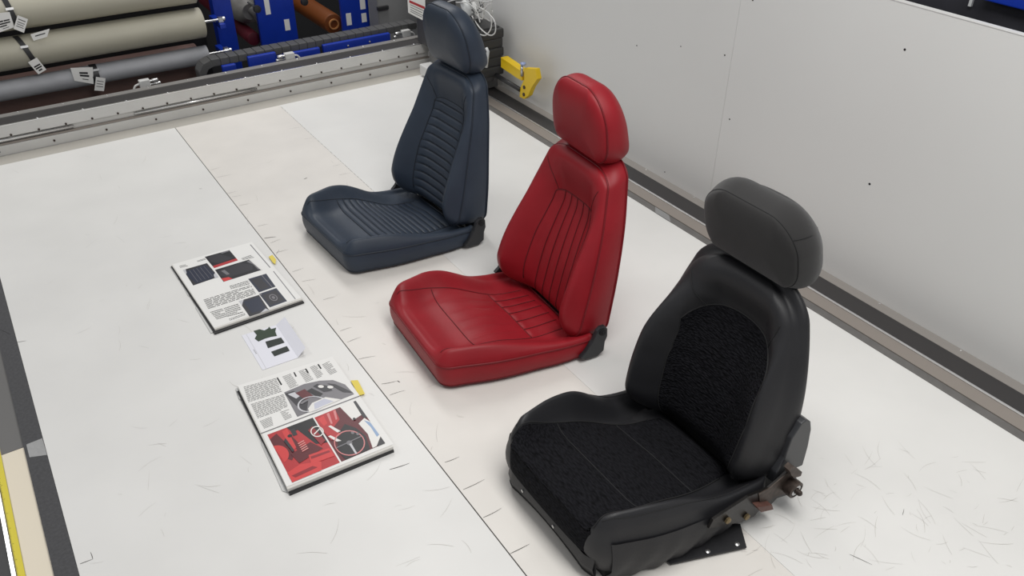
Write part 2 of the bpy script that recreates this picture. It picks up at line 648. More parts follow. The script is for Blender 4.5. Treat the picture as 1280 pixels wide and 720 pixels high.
M_beige = mat('beige_vinyl', srgb(174, 170, 154), 0.5, bump=0.08, scale=120, var=0.05, vscale=3)
M_greyv = mat('grey_vinyl', srgb(160, 161, 165), 0.5, bump=0.15, scale=150, var=0.06, vscale=12)
M_brown = mat('brown_vinyl', srgb(112, 88, 82), 0.55, bump=0.1, scale=150, var=0.08, vscale=6)
r1 = roll('upholstery_roll', 'beige upholstery roll, uppermost of the rolls behind the rail', -1.6, 1.14, YR + .02, 0.535, 0.088, M_beige, 0.03)
r2 = roll('upholstery_roll', 'beige upholstery roll lying just above the grey roll', -1.6, 1.15, YR, 0.338, 0.083, M_beige, 0.03, 0.12)
r3 = roll('upholstery_roll', 'thin grey upholstery roll below the beige rolls', -1.6, 1.14, YR - 0.02, 0.158, 0.052, M_greyv, 0.02, 0.13)
r4 = roll('upholstery_roll', 'dark brown upholstery roll, lowest behind the rail', -1.6, 1.13, YR + .2, 0.03, 0.13, M_brown, 0.03)


def strap(parent, x, r, w, a0, a1, lean=0.0):
    V, F = [], []
    n = 24
    for i in range(n + 1):
        q = radians(a0 + (a1 - a0) * i / n)
        for (dx, rr) in ((0, r + .0015), (w, r + .0015), (w, r + .004), (0, r + .004)):
            V.append((x + dx + lean * i / n, -rr * cos(q), rr * sin(q)))
    for i in range(n):
        for j in range(4):
            F.append((4 * i + j, 4 * i + (j + 1) % 4, 4 * i + 4 + (j + 1) % 4, 4 * i + 4 + j))
    F += [(0, 1, 2, 3), (4 * n + 3, 4 * n + 2, 4 * n + 1, 4 * n)]
    o = pydata('strap', V, F, M_blackpl, parent, False)
    xb = x + w * .5 + lean * .62
    q = radians(a0 + (a1 - a0) * .62)
    b = box('buckle', -w * .7, w * .7, -0.003, 0.003, -0.006, 0.006, M_steel, o)
    b.location = (xb, -(r + .005) * cos(q), (r + .005) * sin(q))
    b.rotation_euler = (-q, 0, 0)
    return o


def hangtag(pts, y, lines, label, words=None, parent=None, group=None, slope=None):
    """a paper tag lying on a roll; pts are its picture corners on the plane y, given real thickness"""
    P = [aty(px, py, y) for (px, py) in pts]
    c = sum(P) / len(P)
    t = thing('paper_tag', label, 'tag', tuple(c), 0, group)
    Q = [p - c for p in P]
    prism('paper', Q, (0, 0.0012, 0), M_white, t)
    V, F = [], []
    for (u0, v0, u1, v1) in lines:
        def bl(u, v):
            return Q[0] * (1 - u) * (1 - v) + Q[1] * u * (1 - v) + Q[2] * u * v + Q[3] * (1 - u) * v + np.array([0, -0.0006, 0])
        k = len(V)
        V += [bl(u0, v0), bl(u1, v0), bl(u1, v1), bl(u0, v1)]
        F.append((k, k + 1, k + 2, k + 3))
    if V:
        o = pydata('printed_text', V, F, M_print if words is None else words, t, False)
    return t


strap(r1, float(aty(10, 0, 4.93)[0]) - 1.14, 0.088, 0.026, -60, 75, -0.03)
strap(r2, float(aty(36, 55, 4.92)[0]) - 1.15, 0.083, 0.026, -55, 80, -0.06)
strap(r3, float(aty(114, 90, 4.93)[0]) - 1.14, 0.052, 0.036, -60, 100, 0.0)
big = [(.15, .42, .42, .5), (.46, .42, .85, .5), (.15, .56, .85, .64), (.15, .7, .6, .77), (.3, .86, .7, .89)]
hangtag([(-6, 17), (12, 15), (18, 34), (-2, 41)], YR + .02 - 0.0925, big, 'large white paper label on the uppermost beige roll', M_printd)
hangtag([(22, 19), (35, 24), (30, 41), (17, 36)], YR - 0.082, [(.15, .2, .85, .26), (.15, .4, .85, .45), (.15, .55, .8, .6), (.15, .7, .85, .75)],
        'small white tag hanging from the strap of the uppermost beige roll')
hangtag([(38, 43), (62, 36), (59, 46), (42, 51)], YR - 0.0875, [(.2, .35, .8, .5)], 'white tag tucked between the two beige rolls', M_printd)
hangtag([(35, 78), (46, 72), (58, 87), (48, 93)], YR - 0.0855, [(.15, .42, .85, .52), (.15, .58, .85, .68), (.3, .76, .7, .86)],
        'white tag hanging below the strap of the lower beige roll', M_printd)
hangtag([(88, 85), (116, 84), (117, 105), (93, 101)], YR - .02 - 0.0555, [(.35, .3, .75, .42), (.35, .48, .8, .6), (.45, .75, .75, .8)],
        'large white paper label stuck on the grey roll', M_printd)
hangtag([(120, 96), (132, 98), (130, 114), (118, 113)], YR - .02 - 0.0565, [(.15, .25, .85, .3), (.15, .45, .8, .5), (.15, .65, .85, .7)],
        'small white tag hanging from the strap of the grey roll')

# blue rack behind the rolls
rk = thing('storage_rack', 'blue steel storage rack post beside the roll ends', 'rack', (1.33, 5.22, FZ))
box('upright', -0.055, 0.055, -0.04, 0.04, 0, 2.1, M_blue, rk, 0.004)
box('foot_plate', -0.10, 0.10, -0.12, 0.12, 0, 0.012, M_blue, rk)
for zz in (0.9 + .158, 0.9 + .338, 0.9 + .535):
    box('arm', -0.09, -0.056, -0.26, -0.041, zz - 0.045, zz - 0.018, M_blue, rk, 0.003)
    box('clip', -0.085, -0.058, -0.232, -0.2, zz - 0.018, zz + 0.012, M_steel, rk, 0.002)
tag(box('void_board', -1.5, 1.25, 5.40, 5.41, FZ, 1.2, M_black), 'added flat black board for the dark void behind the beige and grey rolls', 'board')  # black board added to give the dark void behind the rolls

# pigeon-hole part of the rack: blue divider panels, labels, stored rolls
lab_me = None


def divider(label, px0, px1, pyb, y, labs):
    a, b = aty(px0, pyb, y), aty(px1, pyb, y)
    t = thing('divider_panel', label, 'panel', ((a[0] + b[0]) / 2, y, FZ), 0, None)
    w = (b[0] - a[0]) / 2
    box('plate', -w, w, 0, 0.03, 0, 2.2, M_blue, t, 0.004)
    for (qx, qy, w2, h2) in labs:
        p = aty(qx, qy, y)
        box('paper_label', p[0] - w2 - (a[0] + b[0]) / 2, p[0] + w2 - (a[0] + b[0]) / 2, -0.002, -0.0005, p[2] - h2 - FZ, p[2] + h2 - FZ, M_white, t)
    return t


divider('blue divider panel with two white labels beside the maroon roll', 325, 372, 40, 5.25, [(334, 8, .016, .05), (359, 31, .017, .035)])
divider('blue divider panel with white labels beside the grey cabinet', 428, 472, 25, 5.3, [(436, 24, .018, .04), (453, 3, .019, .045), (455, 22, .018, .03)])


def back_roll(name, label, px, py, r, y, m, cat='fabric roll', core=True, bag=False):
    p = aty(px, py, y)
    t = thing(name, label, cat, tuple(p))
    prof = [(r * .55, 0.0), (r * .92, 0.004), (r, 0.02), (r, 1.3)] if not bag else \
        [(r * .2, -0.01), (r * .5, -0.015), (r * .62, 0.02), (r * .9, 0.05), (r * 1.02, 0.14), (r, .4), (r * .97, 1.3)]
    lathe('rolled_sheet', prof, m, t, 'y', (0, 0, 0), 28)
    if core:
        lathe('core_tube', [(r * .5, 0.05), (r * .52, -0.012), (r * .40, -0.012), (r * .38, 0.05)], mat('card_core2', srgb(176, 120, 70), 0.7), t, 'y', (0, 0, 0), 22)
    return t


back_roll('stored_roll', 'orange-brown roll stored between the blue divider panels', 417, 30, 0.068, 5.38, mat('tan_leather', srgb(108, 56, 16), 0.5), core=True)
g = back_roll('wrapped_roll', 'grey roll wrapped in plastic above the maroon roll', 312, 14, 0.10, 5.40, mat('wrap_grey', srgb(120, 118, 114), 0.5, bump=0.8, scale=25, var=0.2, vscale=18), 'wrapped roll', False, True)
tube('wrap_tail', catmull([(0.01, -0.02, 0.02), (0.03, -0.05, -0.02), (0.05, -0.03, -0.09), (0.06, -0.03, -0.12)], 6), lambda t: 0.03 - 0.018 * t,
     MATS['wrap_grey'], g, 8)
back_roll('stored_roll', 'maroon roll stored under the grey wrapped roll', 318, 49, 0.045, 5.34, mat('maroon', srgb(84, 12, 30), 0.55), core=False)
for i, (px, py, y) in enumerate([(395, 20, 5.5)]):
    pass
for (px, py, y, who) in [(321, 11, 5.12, 'beside the wrapped grey roll'), (380, 2, 5.2, 'above the orange-brown roll')]:
    pp = aty(px, py, y)
    t = thing('clamp_knob', 'black clamp knob on a threaded rod ' + who, 'knob', tuple(pp))
    lathe('knob', [(0.010, -0.02), (0.022, -0.018), (0.024, 0.0), (0.012, 0.008)], M_blackpl, t, 'y', (0, 0, 0), 12)
    lathe('rod', [(0.006, 0.0), (0.006, 0.16)], M_steel, t, 'y', (0, 0, 0), 10)

# grey cabinet end at the far end, beside the gantry post
pc = aty(490, 25, 5.1)
gc = thing('grey_cabinet', 'plain grey cabinet between the blue panel and the machine post', 'cabinet', (float(aty(507, 20, 5.1)[0]), 5.1, FZ))
wcab = float(aty(541, 20, 5.1)[0] - aty(474, 20, 5.1)[0])
box('cabinet_body', -wcab / 2, wcab / 2, 0, 0.15, 0, 1.9, mat('cab_grey', srgb(128, 128, 128), 0.5), gc, 0.004)
box('cabinet_door', -wcab / 2 + .006, wcab / 2 - .006, -0.006, -0.0005, 0.05, 1.88, mat('cab_grey2', srgb(136, 136, 136), 0.5), gc)
pk = aty(476, 10, 5.09)
box('latch', pk[0] - gc.location.x - 0.03, pk[0] - gc.location.x + 0.05, -0.03, -0.006, pk[2] - FZ - 0.012, pk[2] - FZ + 0.012, M_blackpl, gc, 0.004)

# blue cover plates between the chain and the rail


def plate(label, pxa, pxb, pya, pyb, y, bolts):
    a, b = aty(pxa, pya, y), aty(pxb, pyb, y)
    cx = (a[0] + b[0]) / 2
    t = thing('cover_plate', label, 'plate', (cx, y, 0.0), 0, None)
    w = (b[0] - a[0]) / 2
    h = max(a[2], b[2])
    box('plate_body', -w, w, 0, 0.03, -0.06, h, M_blue, t, 0.006)
    box('mount_foot', -w * .8, w * .8, 0.005, 0.028, -0.2, -0.06, M_blackpl, t)
    for (bx, bz) in bolts:
        p = aty(bx, bz, y)
        lathe('bolt', [(0.006, 0.0), (0.006, -0.006), (0.003, -0.008)], M_steel, t, 'y', (p[0] - cx, 0, p[2]), 8)
    return t


plate('blue cover plate with two bolts below the right half of the drag chain', 404, 488, 57, 45, 4.70, [(435, 57), (462, 52)])
plate('small blue cover plate between the chain end and the valve', 310, 345, 72, 66, 4.70, [])
plate('blue cover plate with a rounded end to the right of the white valve', 366, 400, 66, 60, 4.70, [])
plate('short blue cover plate inside the curved end of the drag chain', 278, 295, 84, 80, 4.70, [])


def valve(label, px, py, y, s=1.0):
    p = aty(px, py, y)
    t = thing('air_valve', label, 'valve', tuple(p))
    box('body', -0.005 * s, 0.05 * s, -0.018 * s, 0.018 * s, -0.02 * s, 0.02 * s, M_cable, t, 0.003)
    lathe('fitting', [(0.008 * s, -0.05 * s), (0.011 * s, -0.045 * s), (0.011 * s, -0.02 * s), (0.008 * s, -0.018 * s), (0.008 * s, -0.004 * s)], M_steel, t, 'x', (0, 0, 0.006 * s), 12)
    lathe('fitting', [(0.007 * s, -0.06 * s), (0.009 * s, -0.055 * s), (0.009 * s, -0.03 * s), (0.006 * s, -0.02 * s), (0.006 * s, -0.004 * s)], M_steel, t, 'x', (0, 0, -0.012 * s), 12)
    tube('hose', catmull([(0.05 * s, 0, 0), (0.075 * s, 0, -0.01 * s), (0.085 * s, 0, -0.05 * s), (0.085 * s, 0.01, -0.22 * s)], 6), 0.006 * s, M_cable, t, 8)
    box('post', -0.002 * s, 0.03 * s, -0.008, 0.008, -0.24 * s, -0.02 * s, M_alu, t)
    return t


valve('white air valve with chrome fittings standing below the left half of the chain', 357, 71, 4.682)
v2 = valve('white air valve with fittings in front of the grey roll', 186, 103, 4.72)
v2.scale = (-1, 1, 1)
valve('white air valve with chrome fittings at the foot of the machine post', 503, 42, 4.72)

# ------------------------------------------------------------------ gantry head
gh = thing('gantry_head', 'machine head with black cover, yellow bracket and loose cables behind the navy seat', 'machine head', (2.36, 3.95, 0.0))
G = np.array([2.36, 3.95, 0.0])


def gb(name, x0, x1, y0, y1, z0, z1, m, bev=0.0):
    return box(name, x0 - G[0], x1 - G[0], y0 - G[1], y1 - G[1], z0, z1, m, gh, bev)



gb('post', 2.30, 2.50, 4.40, 4.54, 0.152, 0.95, mat('post_grey', srgb(66, 66, 68), 0.5), 0.006)
gb('base_block', 2.30, 2.51, 3.95, 4.40, 0.012, 0.13, mat('block_grey', srgb(110, 110, 110), 0.45, metal=0.3), 0.006)
gb('pale_block', 2.22, 2.298, 4.26, 4.38, 0.012, 0.075, M_cable, 0.008)
gb('pale_fin', 2.225, 2.24, 4.22, 4.259, 0.012, 0.065, M_cable, 0.003)
gb('pale_fin', 2.265, 2.28, 4.22, 4.259, 0.012, 0.065, M_cable, 0.003)
gb('cross_beam', 2.34, 2.44, 4.1, 4.42, 0.14, 0.34, M_alu, 0.006)
# black bellows cover

M_cov = mat('cover_black', srgb(52, 52, 52), 0.55, bump=0.1, scale=100)
bmc = bmesh.new()
for k in range(5):
    za, zb = 0.125 + k * 0.052, 0.125 + (k + 1) * 0.052
    gx = 0.004 * (k % 2)
    add_box(bmc, 2.29 - G[0] + gx, 2.485 - G[0] - gx, 3.845 - G[1] + gx, 4.09 - G[1], za, zb + 0.002, 0.012)
add_box(bmc, 2.31 - G[0], 2.47 - G[0], 3.87 - G[1], 4.08 - G[1], 0.38, 0.395, 0.006)
bmobj('bellows_cover', bmc, M_cov, gh, False)
# frosted clips standing on the cover
tube('clear_clip', [np.array(atx(608, 60, 2.28)) - G, np.array(atx(610, 64, 2.28)) - G, np.array(atx(608, 84, 2.28)) - G], 0.008, M_clear, gh, 8)
# yellow arm and bracket, black rod
XA = 2.43
pa = lambda px, py, x=XA: np.array(atx(px, py, x)) - G
prism('yellow_arm', [pa(626, 73), pa(652, 91), pa(652, 101), pa(645, 97), pa(626, 84)], (0.022, 0, 0), M_yellow, gh, 0.002)
prism('arm_flange', [pa(626, 71.5), pa(653, 90), pa(653, 92.5), pa(626, 74)], (0.045, 0, 0), M_yellow, gh, 0.001)
prism('yellow_bracket', [pa(655, 85), pa(669, 86), pa(671.5, 99), pa(664, 110), pa(660, 120), pa(655, 124), pa(649, 121), pa(650.5, 109), pa(655, 99)],
      (0.03, 0, 0), M_yellow, gh, 0.003)
for (qx, qy) in ((655.5, 109), (655, 118)):
    lathe('bolt', [(0.010, 0.004), (0.010, -0.004), (0.006, -0.006)], M_rust, gh, 'x', tuple(pa(qx, qy)), 10)
tube('black_rod', [pa(612, 89, 2.43), pa(650, 112, 2.43)], 0.013, M_blackpl, gh, 10)
tube('adjust_screw', [pa(652.5, 82), pa(652.5, 95)], 0.008, M_steel, gh, 10)
tube('screw_cap', [pa(654, 78.5), pa(654, 81)], 0.015, mat('cap_blue', srgb(150, 165, 205), 0.4), gh, 12)
tube('black_wheel', [pa(612, 96, 2.40), pa(612, 96, 2.44)], 0.03, M_rubber, gh, 16)
# warning sign on the post
sg = [np.array(aty(px, py, 4.385)) - G for (px, py) in ((509, -14), (531.5, -6), (531.5, 27), (510.5, 16))]
prism('warning_sign', sg, (0, 0.003, 0), M_white, gh)


def sgq(u, v, dy=-0.0008):
    return sg[0] * (1 - u) * (1 - v) + sg[1] * u * (1 - v) + sg[2] * u * v + sg[3] * (1 - u) * v + np.array([0, dy, 0])


def sgbar(name, u0, v0, u1, v1, m):
    return pydata(name, [sgq(u0, v0), sgq(u1, v0), sgq(u1, v1), sgq(u0, v1)], [(0, 1, 2, 3)], m, gh, False)


sgbar('sign_band', 0.08, 0.44, 0.97, 0.54, M_redp)
for (v, u1) in ((.60, .93), (.70, .82), (.80, .93), (.88, .80)):
    sgbar('sign_text', 0.12, v, u1, v + 0.025, M_print)
# loose pale cables over the head
random.seed(11)
for k in range(12):
    bx, by = random.uniform(575, 612), random.uniform(5, 25)
    pts = []
    xx, yy = bx, by
    for j in range(5):
        pts.append(pa(xx, yy, 2.36 + random.uniform(-.04, .06)))
        xx = min(632, max(570, xx + random.uniform(-4, 13)))
        yy = min(45, max(-15, yy + random.uniform(-16, 16)))
    tube('cable', catmull(pts, 7), random.choice((0.002, 0.0025, 0.003)), M_cable if k % 4 else M_blackpl, gh, 6)
for P in ([(598, 8), (612, 18), (614, 34), (607, 44), (598, 42)], [(590, 20), (600, 35), (612, 44), (619, 40), (618, 26), (608, 14)],
          [(570, 3), (585, 4), (596, 14), (600, 28)], [(560, 2), (580, -2), (606, 2), (615, 1), (604, 12)]):
    tube('cable', catmull([pa(x, y, 2.33) for (x, y) in P], 8), 0.0035, M_cable, gh, 6)
tube('valve_stack', [pa(581, 2, 2.36), pa(588, 20, 2.36)], 0.03, M_clear, gh, 12)
tube('valve_stack', [pa(590, 4, 2.40), pa(596, 24, 2.40)], 0.025, M_cable, gh, 12)


# ------------------------------------------------------------------ upholstered panels (cushions, backrests, headrests)
class Panel:
    """A stuffed upholstered body: a front panel of outline hw(s) on the line A->B (x, z), a gusset, and a rear panel A2->B2.
    n points out of the front panel."""

    def __init__(self, A, B, hw, A2, B2, w2=0.95, rt=(0.05, 0.06), rb=(0.03, 0.03), dome=(0.02, 0.05), ext=None,
                 gb=0.008, rbulge=0.012, asym=0.0, openrear=False, ldrop=0.0, openbase=False):
        self.A, self.B = np.array(A, float), np.array(B, float)
        d = self.B - self.A
        self.L = float(np.linalg.norm(d))
        self.e = d / self.L
        self.n = np.array([-self.e[1], self.e[0]])
        self.hp = hw
        self.A2, self.B2 = np.array(A2, float), np.array(B2, float)
        self.w2, self.rt, self.rb, self.dome, self.ext = w2, rt, rb, dome, ext
        self.gb, self.rbulge, self.asym, self.openrear = gb, rbulge, asym, openrear
        self.ldrop = ldrop
        self.openbase = openbase

    def hw(self, s):
        xs = [p[0] for p in self.hp]
        ys = [p[1] for p in self.hp]
        q = float(np.mean([np.interp(s + k * 0.012, xs, ys) for k in range(-3, 4)]))
        L = self.L
        if s > L - self.rt[0]:
            t = min(1.0, (s - (L - self.rt[0])) / self.rt[0])
            q -= self.rt[1] * (1 - sqrt(max(0.0, 1 - t * t)))
        if s < self.rb[0]:
            t = min(1.0, (self.rb[0] - s) / self.rb[0])
            q -= self.rb[1] * (1 - sqrt(max(0.0, 1 - t * t)))
        return q

    def off(self, y, s):
        w = self.hw(s)
        h, R = self.dome
        d = max(0.0, min(w - abs(y), (self.L - s) * 1.0, s * 1.0))
        t = min(1.0, d / R)
        o = h * sqrt(max(0.0, 1 - (1 - t) ** 2))
        if self.ext:
            dd = max(0.0, min(w - abs(y), s)) if self.openrear else (max(0.0, min(w - abs(y), self.L - s)) if self.openbase else d)
            o += self.ext(y, s, w) * min(1.0, dd / 0.03)
        return o

    def pt(self, y, s, o=0.0):
        f = self.off(y, s) + o
        p = self.A + self.e * s + self.n * f
        z = p[1] - (self.ldrop * sstep(0.2, 0.44, s) * y / max(self.hw(s), 1e-4) if y > 0 else 0.0)
        y *= self.skew(y, s)
        if self.openrear:
            z = max(z, 0.022)
        return np.array([p[0], y, z])

    def skew(self, y, s):
        return 1 - self.asym * (s / self.L - 0.62) * 1.6 if y > 0 else 1.0

    def rear(self, y, s):
        p = self.A2 + (self.B2 - self.A2) * (s / self.L)
        w2 = self.w2(s / self.L) if callable(self.w2) else self.w2
        y *= self.skew(y, s)
        return np.array([p[0], y * w2, p[1]])

    def grid(self, ns=58, nv=56):
        ss = [self.L * 0.5 * (1 - cos(pi * i / ns)) for i in range(ns + 1)]
        vv = []
        for j in range(nv + 1):
            u = -1 + 2 * j / nv
            vv.append(0.45 * u + 0.55 * sin(pi * u / 2))
        return ss, vv

    def mesh(self, name, m, parent, ns=58, nv=56, K=7):
        ss, vv = self.grid(ns, nv)
        V, F = [], []
        idx = {}
        for i, s in enumerate(ss):
            w = self.hw(s)
            for j, v in enumerate(vv):
                idx[(i, j)] = len(V)
                V.append(self.pt(v * w, s))
        for i in range(ns):
            for j in range(nv):
                F.append((idx[(i, j)], idx[(i, j + 1)], idx[(i + 1, j + 1)], idx[(i + 1, j)]))
        rid = {}
        h2 = self.rbulge
        n2 = np.array([self.B2[1] - self.A2[1], 0, -(self.B2[0] - self.A2[0])])
        n2 = n2 / np.linalg.norm(n2)
        for i, s in enumerate(ss):
            w = self.hw(s)
            for j, v in enumerate(vv):
                rid[(i, j)] = len(V)
                b = h2 * (1 - abs(v) ** 2.5) * sqrt(max(0, 1 - (2 * s / self.L - 1) ** 2))
                V.append(self.rear(v * w, s) + n2 * b)
        for i in range(ns):
            for j in range(nv):
                F.append((rid[(i, j)], rid[(i + 1, j)], rid[(i + 1, j + 1)], rid[(i, j + 1)]))
        loop = [(i, 0) for i in range(ns)] + [(ns, j) for j in range(nv)] + [(i, nv) for i in range(ns, 0, -1)] + [(0, j) for j in range(nv, 0, -1)]
        prev = [idx[k] for k in loop]
        base = [np.array(V[idx[k]]) for k in loop]
        end = [np.array(V[rid[k]]) for k in loop]
        c = sum(base) / len(base)
        N = len(loop)
        outs = []
        for q in range(N):
            t = base[(q + 1) % N] - base[q - 1]
            g = end[q] - base[q]
            o = np.cross(t, g)
            l = np.linalg.norm(o)
            o = o / l if l > 1e-9 else o
            if np.dot(o, base[q] - c) < 0:
                o = -o
            outs.append(o)
        for k in range(1, K):
            t = k / K
            cur = []
            for q in range(N):
                cur.append(len(V))
                V.append(base[q] * (1 - t) + end[q] * t + outs[q] * self.gb * (sin(pi * t)))
            for q in range(N):
                F.append((prev[q], prev[(q + 1) % N], cur[(q + 1) % N], cur[q]))
            prev = cur
        cur = [rid[k] for k in loop]
        for q in range(N):
            F.append((prev[q], prev[(q + 1) % N], cur[(q + 1) % N], cur[q]))
        return pydata(name, V, F, m, parent, True)

    def outline(self, n=48, rear=False, dout=0.0, shr=0.0):
        ss, vv = self.grid(n, 30)
        f = self.rear if rear else self.pt
        P = [f(-self.hw(s), s) for s in ss] + [f(v * self.hw(self.L), self.L) for v in vv[1:]] + \
            [f(self.hw(s), s) for s in ss[::-1][1:]] + [f(v * self.hw(0), 0) for v in vv[::-1][1:-1]]
        Q = [P[0]]
        for p in P[1:]:
            if np.linalg.norm(p - Q[-1]) > 0.003:
                Q.append(p)
        if np.linalg.norm(Q[0] - Q[-1]) < 0.003:
            Q.pop()
        return Q

    def curve(self, pts, n=10, o=0.0005):
        """pts: (y, s) control points on the front panel"""
        return [self.pt(p[0], p[1], o) for p in catmull(pts, n)]


def pleat(P, f, name, m, parent, h=0.006, nt=20, nw=8, base=-0.0005, seam=None):
    """f(t, w) -> (y, s); a raised tube-like channel of the panel P across w"""
    V, F = [], []
    for i in range(nt + 1):
        for j in range(nw + 1):
            t, w = i / nt, j / nw
            y, s = f(t, w)
            et = min(1.0, min(t, 1 - t) * 14)
            b = h * sqrt(max(0.0, 1 - abs(2 * w - 1) ** 3)) * sqrt(et)
            V.append(P.pt(y, s, base + b))
    for i in range(nt):
        for j in range(nw):
            F.append((i * (nw + 1) + j, i * (nw + 1) + j + 1, (i + 1) * (nw + 1) + j + 1, (i + 1) * (nw + 1) + j))
    if seam is not None:
        tube('seam', [P.pt(*f(i / nt, 0.0), 0.0012) for i in range(nt + 1)], 0.0013, seam, parent, 5)
    return pydata(name, V, F, m, parent, True, recalc=False)


def leather(name, col, rough=0.46, spec=0.33):
    return mat(name, col, rough, bump=0.2, scale=420, var=0.06, vscale=14, spec=spec)


# shapes shared by the two classic leather seats --------------------------------------------------
def classic_seat(kind, label, loc, rz, col, C):
    t = thing('car_seat', label, 'car seat', loc, rz, 'classic car seats standing on the cutting table')
    L1 = leather(kind + '_leather', col)
    Lp = leather(kind + '_piping', tuple(c * 0.62 for c in col[:3]) + (1,), 0.45)
    Ls = mat(kind + '_seam', tuple(c * 0.35 for c in col[:3]) + (1,), 0.7)
    # ---------------- cushion
    ins = C['ins']

    def cext(y, s, w):
        q = abs(y) / max(w, 1e-4)
        bol = C['bol'] * math.exp(-((q - 0.90) / 0.24) ** 2) * sstep(-0.05, 0.06, s) * (1 - sstep(0.13, 0.50, s)) * (1.0 if y > 0 else 0.5)
        front = C['frontrise'] * math.exp(-((s - 0.11) / 0.09) ** 2) * (1 - sstep(0.6, 0.9, q))
        dip = -C['dip'] * sstep(0.12, 0.42, s) * (1 - sstep(0.62, 0.98, q) * (0.75 if y < 0 else 0.35))
        return bol + front + dip

    cu = Panel(C['cA'], C['cB'], C['chw'], C['cA2'], C['cB2'], w2=C.get('cw2', 0.97), rt=(0.04, 0.04), rb=(0.042, 0.04), dome=(0.028, 0.05), ext=cext,
               gb=0.006, rbulge=0.0, asym=C['asym'], openrear=True, ldrop=0.034)
    cush = cu.mesh('cushion', L1, t)
    tube('piping', cu.outline(), 0.0036, Lp, cush, 8, True)
    tube('hem', [p + np.array([0, 0, 0.002]) for p in cu.outline(rear=True)], 0.003, Ls, cush, 6, True)
    iw = lambda s: np.interp(s, [ins[0], 0.33, 0.5], ins[1])
    if kind == 'navy':
        n = 13
        s0, s1 = ins[0], 0.505
        for k in range(n):
            a, b = s0 + (s1 - s0) * k / n, s0 + (s1 - s0) * (k + 1) / n
            pleat(cu, lambda tt, ww, a=a, b=b: ((2 * tt - 1) * float(iw(a + (b - a) * ww)), a + (b - a) * ww), 'pleat', L1, cush, 0.0055, 22, 6, seam=Ls)
    else:
        n = 6
        for (a, b, hh) in ((ins[0], 0.367, 0.0026), (0.370, 0.505, 0.0042)):
            for k in range(n):
                v0, v1 = -1 + 2 * k / n, -1 + 2 * (k + 1) / n
                pleat(cu, lambda tt, ww, a=a, b=b, v0=v0, v1=v1: ((v0 + (v1 - v0) * ww) * float(iw(a + (b - a) * tt)), a + (b - a) * tt),
                      'pleat', L1, cush, hh, 16, 6, seam=Ls if k and a > 0.3 else None)
        tube('seam', cu.curve([(-iw(.368), .368), (0, .368), (iw(.368), .368)], 12), 0.0013, Ls, cush, 6)
    tube('seam', cu.curve([(-iw(ins[0]), ins[0]), (0, ins[0]), (iw(ins[0]), ins[0])], 14, 0.001), 0.0014, Ls, cush, 6)
    for sg_ in (-1, 1):
        pts = [(sg_ * C['chw'][0][1] * .80, 0.022), (sg_ * float(iw(.07)) * 0.97, 0.055), (sg_ * float(iw(.1)) * 1.0, 0.10)] + \
              [(sg_ * (float(iw(s)) + 0.003), s) for s in (0.14, 0.2, 0.26, 0.33, 0.40, 0.50)]
        tube('seam', cu.curve(pts, 8, 0.0006), 0.0014, Ls, cush, 6)
    # ---------------- backrest
    bi = C['bins']      # insert: [top s, [(s, half width)...]]
    bw = lambda s: float(np.interp(s, [p[0] for p in bi[1]], [p[1] for p in bi[1]]))
    iy = C['iy']

    def arch(y):        # top of the insert rounds off towards its corners
        q = min(1.0, abs(y) / bw(bi[0]))
        return bi[0] - bi[2] * (1 - sqrt(max(0.0, 1 - q ** 3)))

    def bext(y, s, w):
        rec = -C['rec'] * sstep(-0.075, 0.035, bw(s) - abs(y - iy)) * sstep(-0.13, 0.05, arch(y - iy) - s)
        q = abs(y) / max(w, 1e-4)
        bol = C['bbol'] * math.exp(-((q - 0.76) / 0.3) ** 2) * sstep(-0.03, 0.09, s) * (1 - sstep(0.08, 0.46, s))
        bow = 0.012 * sin(pi * min(1, s / bi[0]))
        return rec + bol + bow

    ba = Panel(C['bA'], C['bB'], C['bhw'], C['bA2'], C['bB2'], w2=0.985, rt=C['brt'], rb=(0.045, 0.045), dome=(0.022, 0.045), ext=bext, gb=0.008,
               rbulge=0.015, openbase=True)
    back = ba.mesh('backrest', L1, t, 64, 60)
    tube('piping', ba.outline(), 0.0036, Lp, back, 8, True)
    tube('piping', ba.outline(rear=True), 0.0034, Lp, back, 8, True)
    if kind == 'navy':
        n = 13
        s0, s1 = 0.008, bi[0]
        edges = [s0 + (s1 - s0 - 0.025) * k / (n - 1) for k in range(n)] + [s1]
        for k in range(n):
            a, b = edges[k], edges[k + 1]

            def f(tt, ww, a=a, b=b):
                s = a + (b - a) * ww
                y = (2 * tt - 1) * bw(s)
                return y + iy, (min(s, arch(y)) if b < bi[0] - 1e-6 else a + (max(arch(y), a + 0.001) - a) * ww)
            pleat(ba, f, 'pleat', L1, back, 0.0055, 24, 6, seam=Ls if a > s0 else None)
    else:
        n = 6
        for k in range(n):
            v0, v1 = -1 + 2 * k / n, -1 + 2 * (k + 1) / n

            def f(tt, ww, v0=v0, v1=v1):
                v = v0 + (v1 - v0) * ww
                top = arch(v * bw(bi[0]))
                s = 0.008 + (top - 0.008) * tt
                return v * bw(s) + iy, s
            pleat(ba, f, 'pleat', L1, back, 0.0050, 34, 6, seam=Ls if k else None)
    ys = np.linspace(-1, 1, 21)
    seam = [(-bw(s), s) for s in (0.03, 0.12, 0.22, 0.30)] + [(-bw(0.36), min(0.36, arch(-bw(.36)) - .001))] + \
           [(v * bw(bi[0]), arch(v * bw(bi[0]))) for v in ys] + [(bw(0.36), min(0.36, arch(bw(.36)) - .001))] + [(bw(s), s) for s in (0.30, 0.22, 0.12, 0.03)]
    seam = [(p[0] + iy, p[1]) for p in seam]
    tube('seam', ba.curve(seam, 4, 0.0012), 0.0016, Ls, back, 6)
